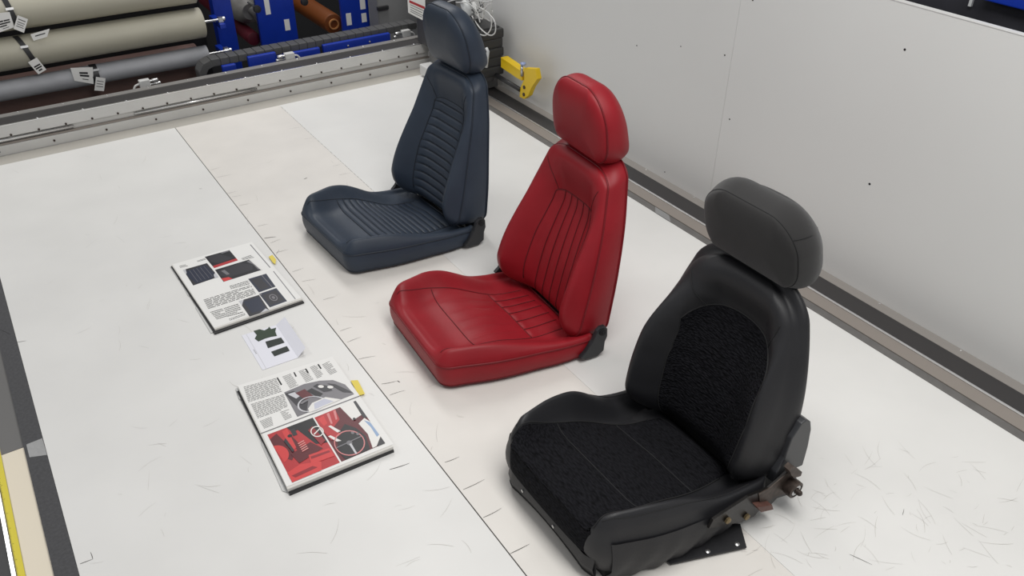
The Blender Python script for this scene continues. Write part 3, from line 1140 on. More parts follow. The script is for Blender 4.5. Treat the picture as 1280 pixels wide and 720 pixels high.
    for sg_ in (-1, 1):
        yb = bw(bi[0])
        tube('seam', ba.curve([(sg_ * yb * .94 + iy, arch(yb * .94)), (sg_ * (yb + 0.010) + iy, bi[0] + 0.03), (sg_ * C['bhw'][-2][1] * 0.90, C['bseam'])], 8, 0.0004), 0.0013, Ls, back, 6)
    # lower rear flap below the gusset
    xl = [C['bA2'][0] - 0.035, C['bA2'][0] + 0.006]
    zl = C['bA2'][1]
    box('rear_flap', xl[0], xl[1], -C['bhw'][0][1] * .93, C['bhw'][0][1] * .93, max(0.004, zl - 0.055), zl + 0.01, Ls if kind == 'navy' else L1, back, 0.006)
    # ---------------- headrest
    hr = Panel(C['hA'], C['hB'], C['hhw'], C['hA2'], C['hB2'], w2=C['hw2'], rt=C['hrt'], rb=C['hrb'], dome=(0.034, 0.11), gb=C['hgb'], rbulge=C['hbulge'])
    head = hr.mesh('headrest', L1, t, 40, 40, 10)
    tube('piping', hr.outline(36), 0.0033, Lp, head, 8, True)
    px = (C['hA'][0] + C['hA2'][0]) / 2
    for y in (-0.045, 0.045):
        tube('post', [(px - 0.004, y, C['bB'][1] - 0.05), (px - .008, y, C['hA'][1] + 0.05)], 0.006, M_blackpl, head, 10)
    lathe('collar', [(0.030, -0.01), (0.032, 0.0), (0.030, 0.006), (0.018, 0.008)], M_black, back, 'z', (px + 0.01, -0.055, C['bB'][1] + 0.018), 16)
    # ---------------- hinge brackets and base
    Mb = mat('bracket_black', srgb(44, 45, 48), 0.35, metal=0.2)
    hx, hz = C['hinge']
    for sg_ in (-1, 1):
        y0 = sg_ * C['hy']
        prof = [(hx + 0.022, hz + 0.012), (hx + 0.012, hz + 0.026), (hx - 0.006, hz + 0.027), (hx - 0.02, hz + 0.016), (hx - 0.034, hz - 0.02), (hx - 0.062, hz - 0.058),
                (hx - 0.082, hz - 0.075), (hx - 0.06, hz - 0.088), (hx - 0.012, hz - 0.094), (hx + 0.014, hz - 0.078), (hx + 0.016, hz - 0.04), (hx + 0.024, hz - 0.02)]
        br = prism('hinge_bracket', [(x, y0, max(z, 0.004)) for (x, z) in prof], (0, -sg_ * 0.016, 0), Mb, t, 0.003)
        lathe('bolt', [(0.013, 0.0), (0.013, -0.004 if sg_ < 0 else 0.004), (0.007, -0.006 if sg_ < 0 else 0.006), (0.007, -0.010 if sg_ < 0 else .010)], M_black, br, 'y', (hx + 0.002, y0, hz + 0.006), 16)
    box('base_frame', 0.04, 0.40, -0.17, 0.17, 0.001, 0.015, M_black, t)
    box('rear_frame', 0.47, 0.56, -0.20, 0.20, 0.001, 0.016, M_black, t)
    return t


RED = dict(
    ins=(0.150, [0.165, 0.16, 0.15]), bol=0.060, frontrise=-0.026, dip=0.056, asym=0.16,
    cA=(-0.004, 0.094), cB=(0.54, 0.068), chw=[(0, .203), (.07, .217), (.12, .232), (.17, .246), (.25, .26), (.34, .27), (.42, .283), (.52, .285)],
    cA2=(0.006, 0.012), cB2=(0.52, 0.012), cw2=1.0,
    bA=(0.478, 0.062), bB=(0.640, 0.605), bA2=(0.60, 0.048), bB2=(0.712, 0.628),
    bhw=[(0, .262), (.18, .249), (.30, .232), (.39, .214), (.46, .192), (.53, .170), (.57, .158)], brt=(0.05, 0.085),
    bins=(0.418, [(0, .142), (.2, .136), (.418, .107)], 0.02), rec=0.062, bbol=0.042, iy=-0.012, bseam=0.505,
    hA=(0.634, 0.625), hB=(0.610, 0.862), hhw=[(0, .152), (.1, .154), (.15, .150), (.26, .140)], hA2=(0.738, 0.622), hB2=(0.69, 0.845), hw2=0.88,
    hrt=(0.12, 0.10), hrb=(0.07, 0.055), hgb=0.014, hbulge=0.020, hinge=(0.548, 0.100), hy=0.306)
NAVY = dict(RED)
NAVY.update(ins=(0.150, [0.165, 0.165, 0.155]),
            bA=(0.471, 0.078), bB=(0.632, 0.64), bA2=(0.612, 0.062), bB2=(0.69, 0.655),
            bhw=[(0, .250), (.15, .241), (.30, .218), (.42, .200), (.50, .178), (.56, .162), (.60, .155)], bins=(0.455, [(0, .135), (.2, .135), (.455, .108)], 0.025), rec=0.056,
            bseam=0.52, hA=(0.628, 0.658), hB=(0.584, 0.895), hA2=(0.722, 0.662), hB2=(0.66, 0.88))
seat_navy = classic_seat('navy', 'navy blue leather car seat with cross-stitched horizontal pleats', (0.943, 2.782, 0), radians(3.0), srgb(48, 57, 70), NAVY)
seat_red = classic_seat('red', 'red leather car seat with lengthwise pleats, between the navy and black seats', (0.939, 2.005, 0), radians(-3.5), srgb(142, 24, 34), RED)

# ------------------------------------------------------------------ black cloth seat
def knit(name, col):
    m = mat(name, col, 0.95, spec=0.1)
    nt = m.node_tree
    b = nt.nodes['Principled BSDF']
    tc = nt.nodes.new('ShaderNodeTexCoord')
    mp = nt.nodes.new('ShaderNodeMapping')
    mp.inputs['Scale'].default_value = (1.6, 0.6, 1.6)
    nt.links.new(tc.outputs['Object'], mp.inputs['Vector'])
    v = nt.nodes.new('ShaderNodeTexVoronoi')
    v.inputs['Scale'].default_value = 120
    nt.links.new(mp.outputs['Vector'], v.inputs['Vector'])
    bp = nt.nodes.new('ShaderNodeBump')
    bp.inputs['Strength'].default_value = 1.0
    bp.inputs['Distance'].default_value = 0.004
    bp.invert = True
    nt.links.new(v.outputs['Distance'], bp.inputs['Height'])
    nt.links.new(bp.outputs['Normal'], b.inputs['Normal'])
    r = nt.nodes.new('ShaderNodeMapRange')
    r.inputs['To Min'].default_value = 1.9
    r.inputs['To Max'].default_value = 0.35
    nt.links.new(v.outputs['Distance'], r.inputs['Value'])
    sc = nt.nodes.new('ShaderNodeVectorMath')
    sc.operation = 'SCALE'
    sc.inputs[0].default_value = col[:3]
    nt.links.new(r.outputs['Result'], sc.inputs['Scale'])
    nt.links.new(sc.outputs['Vector'], b.inputs['Base Color'])
    return m


BO = np.array([0.895, 1.165, 0.0])
BT = radians(0.0)


def black_seat():
    t = thing('car_seat', 'worn black car seat with knitted cloth panels, vinyl bolsters and exposed recliner', 'car seat', tuple(BO), BT,
              'classic car seats standing on the cutting table')
    Mv = mat('black_vinyl', srgb(29, 29, 32), 0.52, bump=0.2, scale=350, var=0.08, vscale=12)
    Ms = mat('black_thread', srgb(26, 26, 27), 0.8)
    Mh = mat('charcoal_cloth', srgb(37, 36, 36), 0.9, bump=0.5, scale=900, sheen=0.2)
    Mk = knit('black_knit', srgb(23, 23, 26))

    # cushion
    def cext(y, s, w):
        q = abs(y) / max(w, 1e-4)
        bol = 0.056 * math.exp(-((q - 0.92) / 0.2) ** 2) * sstep(-0.03, 0.06, s) * (1 - sstep(0.22, 0.42, s)) * (1.0 if y > 0 else 0.62)
        dip = -0.055 * sstep(0.12, 0.45, s) * (1 - sstep(0.70, 1.0, q) * 0.4)
        return bol + dip - 0.034 * (1 - sstep(0.68, 0.92, q))

    cu = Panel((0.0, 0.158), (0.55, 0.100), [(0, .202), (.06, .215), (.12, .235), (.2, .250), (.3, .258), (.4, .262), (.52, .262)],
               (0.012, 0.03), (0.50, 0.045), w2=lambda u: 1.02, rt=(0.04, 0.04), rb=(0.05, 0.045), dome=(0.040, 0.05), ext=cext, gb=0.014, rbulge=0.0, asym=0.12, openrear=True, ldrop=0.03)
    cush = cu.mesh('cushion', Mv, t)
    iw = lambda s: float(np.interp(s, [0, .12, .3, .5], [.168, .170, .165, .150]))
    zones = [(0.0, 0.150), (0.152, 0.362), (0.364, 0.53)]
    for (a, b) in zones:
        V, F = [], []
        nt_, nw_ = 14, 30
        for i in range(nt_ + 1):
            for j in range(nw_ + 1):
                s = a + (b - a) * i / nt_
                v = -1 + 2 * j / nw_
                e = min(1.0, min(i, nt_ - i) / nt_ * 9, (1 - abs(v)) * 9)
                if a == 0.0:
                    e = min(1.0, (nt_ - i) / nt_ * 9, (1 - abs(v)) * 9)
                p = cu.pt(v * iw(s), s, 0.0015 + 0.006 * sqrt(e))
                if s < 0.04:
                    p[0] -= 0.009 * (1 - s / 0.04) * sqrt(e)
                V.append(p)
        for i in range(nt_):
            for j in range(nw_):
                k = i * (nw_ + 1) + j
                F.append((k, k + 1, k + nw_ + 2, k + nw_ + 1))
        if a == 0.0:
            # the knitted panel wraps over the nose of the cushion
            base = len(V)
            prev = list(range(nw_ + 1))
            for k in range(1, 9):
                u = k / 8
                cur = []
                for j in range(nw_ + 1):
                    v = -1 + 2 * j / nw_
                    p = V[j]
                    cur.append(len(V))
                    V.append((p[0] - 0.010 * sin(pi * min(1, u * .85)) * (1 - abs(v) ** 6), p[1], p[2] - 0.080 * u - 0.006 * (1 - v * v) * u))
                for j in range(nw_):
                    F.append((prev[j], prev[j + 1], cur[j + 1], cur[j]))
                prev = cur
        pydata('knitted_panel', V, F, Mk, cush, True, recalc=False)
    for (a, b) in zones[:2]:
        tube('seam', cu.curve([(-iw(b), b + .001), (0, b + .001), (iw(b), b + .001)], 14, 0.0008), 0.0018, Ms, cush, 6)
    for sg_ in (-1, 1):
        tube('seam', cu.curve([(sg_ * (iw(s) + .002), s) for s in (0.004, .05, .1, .2, .3, .4, .48)], 6, 0.002), 0.0018, Ms, cush, 6)
        tube('seam', cu.curve([(sg_ * (cu.hw(s) - 0.018), s) for s in (0.02, .06, .12, .2, .3, .4, .48)], 6, 0.0004), 0.0012, Ms, cush, 6)
    # front skirt flap with a scalloped lower edge, hanging proud of the nose
    V, F = [], []
    n = 36
    for i in range(n + 1):
        v = -1 + 2 * i / n
        y = v * 0.192
        ztop = 0.080
        zb = 0.012 + 0.030 * (1 - abs(v) ** 1.6) * 0.9 + (0.010 if abs(abs(v) - 0.55) < 0.1 else 0)
        zb = 0.014 + 0.026 * (1 - v * v)
        x = -0.010 + 0.02 * max(0, abs(v) - 0.85) * 4
        for (dx, z) in ((0.0, ztop), (-0.006, (ztop + zb) / 2), (0.002, zb), (0.008, zb), (0.006, ztop)):
            V.append((x + dx, y, z))
    for i in range(n):
        for j in range(4):
            k = i * 5 + j
            F.append((k, k + 1, k + 6, k + 5))
    pydata('front_skirt', V, F, Mv, cush, True)
    tube('skirt_edge', [V[i * 5 + 2] for i in range(n + 1)], 0.0035, Ms, cush, 6)
    for v in (-0.2, 0.55):
        lathe('stud', [(0.005, 0), (0.005, -0.003), (0.002, -0.004)], M_steel, cush, 'x', (-0.013, v * .192, 0.062), 10)
    # side skirt on the near side, gathered
    for sg_ in (-1, 1):
        V, F = [], []
        n = 40
        for i in range(n + 1):
            s = 0.03 + 0.36 * i / n
            a = cu.pt(sg_ * cu.hw(s), s)
            for k in range(7):
                u = k / 6
                y = a[1] + sg_ * (0.010 + 0.012 * sin(pi * u) + 0.0035 * sin(9 * s * 10 + 6 * u) * u)
                z = a[2] - 0.01 - (a[2] - 0.02 - 0.10 * max(0, s - 0.25)) * u
                V.append((a[0], y, max(0.006, z)))
        for i in range(n):
            for k in range(6):
                q = i * 7 + k
                F.append((q, q + 1, q + 8, q + 7))
        pydata('side_skirt', V, F, Mv, cush, True)

    # backrest
    bi = (0.437, 0.055)
    bw = lambda s: float(np.interp(s, [0, .1, .2, .3, .36, .40, .435], [.150, .160, .164, .158, .146, .130, .11]))
    iy = -0.030

    def arch(y):
        q = min(1.0, abs(y) / 0.16)
        return bi[0] - 0.13 * (1 - sqrt(max(0.0, 1 - q ** 2.2)))

    def bext(y, s, w):
        rec = -0.060 * sstep(-0.075, 0.035, bw(s) - abs(y - iy)) * sstep(-0.13, 0.05, arch(y - iy) - s)
        q = abs(y) / max(w, 1e-4)
        bol = 0.052 * math.exp(-((q - 0.80) / 0.28) ** 2) * sstep(-0.04, 0.08, s) * (1 - sstep(0.26, 0.48, s))
        return rec + bol + 0.014 * sin(pi * min(1, s / .45))

    ba = Panel((0.492, 0.074), (0.626, 0.618), [(0, .226), (.08, .240), (.18, .242), (.28, .234), (.36, .218), (.44, .196), (.5, .174), (.57, .152)],
               (0.64, 0.07), (0.662, 0.632), w2=0.97, rt=(0.08, 0.095), rb=(0.06, 0.06), dome=(0.045, 0.07), ext=bext, gb=0.022, rbulge=0.02, openbase=True)
    back = ba.mesh('backrest', Mv, t, 64, 60)
    V, F = [], []
    nt_, nw_ = 44, 34
    for i in range(nt_ + 1):
        for j in range(nw_ + 1):
            v = -1 + 2 * j / nw_
            y0 = v * 0.155
            top = arch(y0)
            s = 0.006 + (top - 0.006) * i / nt_
            y = v * bw(min(s, 0.30)) * (1.0 if s < .3 else 1.0)
            e = min(1.0, min(i, nt_ - i) / nt_ * 12, (1 - abs(v)) * 10)
            g = 0.003 * math.exp(-((s - 0.22 - 0.02 * v) / 0.012) ** 2)
            V.append(ba.pt(y + iy, s, 0.001 + 0.006 * sqrt(e) - g))
    for i in range(nt_):
        for j in range(nw_):
            k = i * (nw_ + 1) + j
            F.append((k, k + 1, k + nw_ + 2, k + nw_ + 1))
    pydata('knitted_panel', V, F, Mk, back, True, recalc=False)
    tube('seam', [V[i * (nw_ + 1)] for i in range(nt_ + 1)] + [V[nt_ * (nw_ + 1) + j] for j in range(1, nw_ + 1)] + [V[i * (nw_ + 1) + nw_] for i in range(nt_ - 1, -1, -1)],
         0.0022, Ms, back, 6)
    for sg_ in (-1, 1):
        tube('seam', ba.curve([(sg_ * 0.105 + iy, 0.39), (sg_ * 0.135 + iy * .5, 0.44), (sg_ * 0.158, 0.485)], 8, 0.0006), 0.0016, Ms, back, 6)
    # headrest
    hr = Panel((0.618, 0.630), (0.566, 0.830), [(0, .156), (.1, .158), (.16, .154), (.22, .148)], (0.732, 0.628), (0.668, 0.826), w2=0.90, rt=(0.095, 0.085),
               rb=(0.075, 0.05), dome=(0.024, 0.10), gb=0.022, rbulge=0.035)
    head = hr.mesh('headrest', Mh, t, 40, 40, 10)
    tube('seam', [p for p in hr.outline(36)], 0.0016, Ms, head, 6, True)
    sg0 = 0.165
    tube('seam', [hr.pt(-hr.hw(sg0), sg0) * (1 - k / 9) + hr.rear(-hr.hw(sg0), sg0) * (k / 9) + np.array([0, -1, 0.35]) * 0.0205 * sin(pi * k / 9) for k in range(10)], 0.0012, Ms, head, 6)
    for y in (-0.075, 0.055):
        tube('post', [(0.665, y, 0.58), (0.668, y, 0.68)], 0.0065, M_steel, head, 10)
        lathe('guide', [(0.017, -0.02), (0.019, 0.0), (0.017, 0.006)], M_black, back, 'z', (0.665, y, 0.652), 14)

    # right-hand recliner mechanism, drawn in the plane of the seat's side
    Ri = np.array([[cos(BT), sin(BT), 0], [-sin(BT), cos(BT), 0], [0, 0, 1]])

    def side(px, py, y):
        d = Ri @ ray(px, py)
        c = Ri @ (np.array([0, 0, CAM_H]) - BO)
        k = (y - c[1]) / d[1]
        return c + d * k

    def ground(px, py, z):
        return Ri @ (atz(px, py, z) - BO)

    z8 = lambda pts: [(860 + x / 3.273, 500 + y / 3.273) for (x, y) in pts]
    Mp = mat('trim_plastic', srgb(50, 51, 54), 0.4)
    for sg_ in (-1,):
        tr = [side(x, y, -0.272) for (x, y) in z8([(503, 88), (505, 120), (492, 190), (470, 268), (412, 292), (352, 345), (362, 300), (395, 240), (425, 160), (465, 98), (485, 82)])]
        tr = [np.array([p[0], sg_ * abs(p[1]), p[2]]) for p in tr]
        prism('hinge_cover', tr, (0, -sg_ * 0.035, 0), Mp, t, 0.004)
        pl = [side(x, y, -0.285) for (x, y) in z8([(85, 527), (105, 490), (150, 460), (250, 395), (330, 362), (375, 325), (410, 290), (445, 320), (450, 365), (410, 388), (365, 402), (340, 428), (300, 442), (270, 478), (215, 500), (150, 515)])]
        pl = [np.array([p[0], sg_ * abs(p[1]), max(p[2], 0.02)]) for p in pl]
        rp = prism('recliner_plate', pl, (0, -sg_ * 0.008, 0), mat('black_steel', srgb(40, 38, 37), 0.35, metal=0.5, var=0.3, vscale=30), t, 0.001)
        ar = [side(x, y, -0.288) for (x, y) in z8([(290, 385), (335, 360), (380, 322), (412, 296), (440, 320), (440, 360), (400, 384), (350, 398), (330, 420), (295, 425)])]
        prism('recliner_arm', ar, (0, -sg_ * 0.003, 0), M_rust, t, 0.001)
        c = side(*z8([(424, 355)])[0], -0.300)
        c[1] = sg_ * abs(c[1])
        q = sg_
        kn = lathe('recliner_knob', [(0.024, -q * 0.012), (0.026, q * 0.0), (0.026, q * 0.016), (0.019, q * 0.018), (0.019, q * 0.012), (0.008, q * 0.012), (0.008, q * 0.030), (0.004, q * 0.034)],
                   M_rust, t, 'y', tuple(c), 20)
        ring = lathe('hub', [(0.017, q * 0.013), (0.017, q * 0.0165), (0.010, q * 0.0165), (0.010, q * 0.013)], M_steel, kn, 'y', tuple(c), 18)
        lv = [side(x, y, -0.305) for (x, y) in z8([(415, 290), (432, 272), (468, 295), (462, 312), (440, 318), (425, 312)])]
        prism('release_tab', [np.array([p[0], sg_ * abs(p[1]), p[2]]) for p in lv], (0, -sg_ * 0.02, 0), M_rust, t, 0.001)
        lv = [side(x, y, -0.305) for (x, y) in z8([(285, 440), (345, 430), (350, 448), (300, 460)])]
        prism('link_tab', [np.array([p[0], sg_ * abs(p[1]), max(p[2], .01)]) for p in lv], (0, -sg_ * 0.024, 0), mat('rust_red', srgb(92, 62, 54), 0.6, var=.3, vscale=50), t, 0.001)
        for (bx, by) in ((237, 475), (160, 490)):
            c2 = side(*z8([(bx, by)])[0], -0.287)
            lathe('bolt', [(0.010, q * 0.0), (0.010, q * 0.006), (0.005, q * 0.009)], mat('brass_bolt', srgb(128, 112, 84), 0.4, metal=.7), rp, 'y', (c2[0], sg_ * abs(c2[1]), max(c2[2], .025)), 6)
    bp = [ground(x, y, 0.006) for (x, y) in [(838, 706), (933, 685), (925, 656), (880, 655), (820, 690)]]
    pb = prism('base_plate', bp, (0, 0, 0.004), Mv, t)
    for (x, y) in z8([(55, 575), (200, 592), (80, 622)]):
        c = ground(x, y, 0.010)
        lathe('bolt', [(0.007, 0.0), (0.007, 0.004), (0.003, 0.006)], M_steel, pb, 'z', tuple(c), 8)
    box('base_frame', 0.03, 0.38, -0.20, 0.20, 0.001, 0.05, M_black, t)
    box('rear_frame', 0.55, 0.62, -0.22, 0.22, 0.001, 0.06, M_black, t)
    box('rail_foot', 0.10, 0.52, -0.235, -0.205, 0.001, 0.05, M_black, t)
    box('rail_foot', 0.10, 0.52, 0.205, 0.235, 0.001, 0.05, M_black, t)
    return t


black_seat()


# ------------------------------------------------------------------ books and swatch card on the table
def flat(name, pts, z, m, parent, c, th=None):
    """a sheet lying at height z; pts in picture pixels, put where they lie on that level"""
    P = [atz(x, y, z) - c for (x, y) in pts]
    if th:
        return prism(name, P, (0, 0, -th), m, parent)
    return pydata(name, P, [tuple(range(len(P)))], m, parent, False)


def quad_uv(q, u, v):
    q = [np.array(p, float) for p in q]
    return tuple(q[0] * (1 - u) * (1 - v) + q[1] * u * (1 - v) + q[2] * u * v + q[3] * (1 - u) * v)


def text_block(q, z, rows, parent, c, m=None, fill=0.45, name='text_block', broken=True):
    V, F = [], []
    for r in range(rows):
        v0, v1 = (r + 0.25) / rows, (r + 0.25 + fill) / rows
        u = 0.0
        end = 1.0 if random.random() > 0.15 else random.uniform(.5, .95)
        while u < end:
            l = random.uniform(0.05, 0.16) if broken else 1.0
            u1 = min(end, u + l)
            k = len(V)
            V += [atz(*quad_uv(q, a, b), z) - c for (a, b) in ((u, v0), (u1, v0), (u1, v1), (u, v1))]
            F.append((k, k + 1, k + 2, k + 3))
            u = u1 + 0.022
    o = pydata(name, V, F, m or M_print, parent, False)
    return o


def photo(q, z, m, parent, c, shapes=()):
    o = flat('photo', q, z, m, parent, c)
    for i, (mm, uv) in enumerate(shapes):
        flat('print_shape', [quad_uv(q, u, v) for (u, v) in uv], z + 0.00012 * (i + 1), mm, o, c)
    return o


def blob(cx, cy, rx, ry, n=16, a0=0.0, a1=2 * pi):
    return [(cx + rx * cos(a0 + (a1 - a0) * i / n), cy + ry * sin(a0 + (a1 - a0) * i / n)) for i in range(n)]


def ringstrip(cx, cy, rx, ry, w, n=24):
    return [(cx + rx * cos(2 * pi * i / n), cy + ry * sin(2 * pi * i / n)) for i in range(n + 1)] + \
           [(cx + (rx - w) * cos(2 * pi * i / n), cy + (ry - w) * sin(2 * pi * i / n)) for i in range(n, -1, -1)]


PK = lambda n, r, g, b: mat('ink_' + n, srgb(r, g, b), 0.4)
K_blk, K_dk, K_nav, K_gry, K_lt = PK('black', 28, 28, 32), PK('dark', 48, 47, 52), PK('navy', 38, 44, 62), PK('grey', 118, 116, 120), PK('light', 196, 196, 200)
K_red, K_red2, K_red3, K_dkr, K_wht, K_blu = PK('red', 178, 46, 50), PK('brightred', 205, 62, 62), PK('midred', 140, 34, 42), PK('darkred', 92, 26, 34), PK('white', 226, 224, 220), PK('skyblue', 140, 164, 196)
M_sleeve = mat('clear_sleeve', srgb(206, 206, 204), 0.2)
M_bookcov = mat('book_cover', srgb(36, 36, 38), 0.5)

# upper book: navy seat photographs
c1 = atz(296, 358, 0)
b1 = thing('open_book', 'open book showing small dark seat photographs, beside the navy seat', 'book', tuple(c1), 0, 'open books on the table')
ZB = 0.014
flat('cover', [(213.5, 333), (316, 303.5), (380, 377.5), (268, 417)], 0.0062, M_bookcov, b1, c1, 0.0058)
flat('page_block', [(214.5, 331), (315.6, 302.6), (378, 374), (268.5, 411.5)], ZB - 0.0006, mat('page_edge', srgb(214, 212, 206), 0.7), b1, c1, ZB - 0.0069)
flat('page', [(215.5, 330.5), (315.0, 302.2), (376.8, 372.2), (268, 409.8)], ZB, M_white, b1, c1, 0.0005)
Zs = lambda pts: [(200 + x / 5.537, 290 + y / 5.537) for (x, y) in pts]
zp = ZB + 0.0003
photo(Zs([(310, 172), (480, 125), (540, 196), (375, 250)]), zp, K_blk, b1, c1,
      [(K_red, [(.0, .82), (1, .80), (1, 1), (0, 1)]), (K_dk, [(.1, .1), (.55, .05), (.9, .7), (.3, .78), (.05, .5)]), (K_gry, [(.62, .02), (.95, .0), (.98, .08), (.66, .12)])])
photo(Zs([(160, 262), (325, 215), (405, 310), (230, 370)]), zp, K_dk, b1, c1,
      [(K_nav, [(.05, .12), (.9, .08), (.95, .75), (.75, .98), (.15, .95), (.02, .5)])] + [(K_gry, [(.2 + .15 * i, .12), (.215 + .15 * i, .12), (.235 + .15 * i, .88), (.22 + .15 * i, .88)]) for i in range(5)]
      + [(K_lt, [(.0, .0), (.1, .0), (.06, .2), (.0, .3)]), (K_lt, [(.9, .8), (1, .7), (1, 1), (.85, 1)])])
photo(Zs([(380, 262), (625, 188), (710, 260), (440, 345)]), zp, K_blk, b1, c1,
      [(K_red2, [(.0, .72), (.18, .78), (.24, .98), (.02, 1)]), (K_dk, [(.08, .15), (.7, .05), (.92, .45), (.8, .8), (.2, .82), (.02, .5)]), (K_gry, [(.12, .2), (.22, .2), (.26, .6), (.18, .6)]),
       (K_gry, [(.86, .1), (.98, .05), (.98, .9), (.92, .9), (.93, .4)]), (K_wht, [(.96, .0), (1, .0), (1, 1), (.96, 1)])])
photo(Zs([(610, 325), (735, 288), (800, 378), (685, 418)]), zp, K_nav, b1, c1, [(K_dk, [(.1, .1), (.6, .1), (.7, .9), (.15, .9)]), (K_gry, [(.72, .0), (.76, .0), (.84, 1), (.8, 1)])])
photo(Zs([(685, 428), (805, 388), (880, 478), (760, 522)]), zp, K_nav, b1, c1,
      [(K_dk, [(.1, .15), (.9, .1), (.9, .9), (.1, .9)]), (K_gry, blob(.52, .5, .2, .24)), (K_dk, blob(.52, .5, .15, .18)), (K_gry, blob(.52, .5, .08, .1)), (K_gry, [(.02, .02), (.12, .0), (.1, .12), (.02, .12)])])
photo(Zs([(545, 478), (685, 435), (755, 540), (620, 585)]), zp, K_dk, b1, c1, [(K_nav, [(.15, .1), (.95, .1), (.9, .9), (.2, .85)]), (K_lt, [(.0, .0), (.25, .0), (.12, .14), (.0, .3)]), (K_lt, [(.55, 1), (.9, .85), (1, 1)])])
for q, r in [([(300, 467), (630, 365), (665, 430), (335, 535)], 8), ([(345, 552), (430, 527), (470, 585), (395, 607)], 6), ([(440, 525), (540, 493), (578, 560), (470, 588)], 6),
             ([(480, 372), (610, 333), (625, 362), (492, 397)], 3), ([(255, 198), (312, 180), (318, 192), (262, 208)], 2), ([(133, 234), (185, 220), (195, 238), (142, 250)], 2),
             ([(560, 182), (625, 158), (655, 178), (575, 195)], 3), ([(475, 600), (585, 560), (595, 575), (485, 615)], 2)]:
    text_block(Zs(q), zp, r, b1, c1)
for q in ([(622, 88), (628, 86), (765, 245), (760, 248)], [(782, 272), (787, 270), (940, 463), (935, 466)]):
    flat('margin_line', Zs(q), zp, K_gry, b1, c1)
flat('sticky_tab', Zs([(752, 170), (778, 158), (803, 190), (798, 222), (782, 212)]), 0.006, mat('sticky_yellow', srgb(226, 206, 92), 0.6), b1, c1, 0.0006)
flat('sleeve_edge', Zs([(70, 238), (88, 232), (140, 318), (122, 322)]), 0.003, M_sleeve, b1, c1, 0.001)
flat('sleeve_edge', Zs([(132, 322), (142, 318), (212, 436), (195, 442)]), 0.003, M_sleeve, b1, c1, 0.001)
flat('sleeve_edge', Zs([(244, 520), (262, 515), (375, 690), (352, 700)]), 0.003, M_sleeve, b1, c1, 0.001)

# lower book: red interior photographs
c2 = atz(394, 530, 0)
b2 = thing('open_book', 'open book with two red car interior photographs, nearest the camera', 'book', tuple(c2), 0, 'open books on the table')
ZC = 0.020
flat('cover', [(296, 489), (413, 450), (492.5, 563), (362, 617.5)], 0.0082, M_bookcov, b2, c2, 0.0078)
flat('page_block', [(297, 483), (415, 446.5), (491.5, 558.5), (359.5, 611.5)], ZC - 0.0012, MATS['page_edge'], b2, c2, ZC - 0.0095)
flat('page', [(297, 482), (415.5, 445.8), (449.5, 494.6), (327, 541.3)], ZC, M_white, b2, c2, 0.001)
flat('page', [(327.6, 542.3), (450.2, 495.6), (491.8, 555.2), (358.2, 608.4)], ZC, M_white, b2, c2, 0.001)
Z7 = lambda pts: [(280 + x / 3.6, 430 + y / 3.6) for (x, y) in pts]
Z8 = lambda pts: [(280 + x / 5.14, 480 + y / 5.14) for (x, y) in pts]
zp = ZC + 0.0003
qa = Z7([(270, 218), (470, 158), (600, 228), (330, 328)])
flat('photo', Z7([(270, 218), (360, 180), (430, 165), (490, 162), (545, 182), (586, 226), (330, 328)]), zp, K_gry, b2, c2)
for i, (mm, uv) in enumerate([(K_dk, [(.0, .05), (.2, .05), (.3, .6), (.16, .98), (.1, .8)]), (K_lt, [(.05, .1), (.2, .1), (.25, .3), (.15, .35)]), (K_dkr, [(.2, .15), (.42, .1), (.45, .45), (.28, .5)]),
                              (K_blk, [(.42, .2), (.55, .15), (.62, .5), (.5, .6)]), (K_dk, [(.6, .1), (.72, .05), (.85, .3), (.8, .5), (.66, .45)]), (K_wht, blob(.72, .2, .05, .07)), (K_wht, blob(.84, .34, .05, .07)),
                              (K_dk, [(.88, .15), (.97, .3), (1, .85), (.9, .7)]), (K_lt, ringstrip(.32, .72, .24, .30, .03)), (K_wht, [(.34, .7), (.6, .66), (.75, .95), (.2, 1.0), (.22, .85)]),
                              (PK('lilac', 190, 192, 206), [(.36, .74), (.56, .7), (.64, .92), (.3, .96)]), (K_gry, [(.15, .55), (.3, .5), (.32, .56), (.18, .62)])]):
    flat('print_shape', [quad_uv(qa, u, v) for (u, v) in uv], zp + 0.00012 * (i + 1), mm, b2, c2)
qb = Z8([(278, 326), (570, 216), (745, 505), (438, 632)])
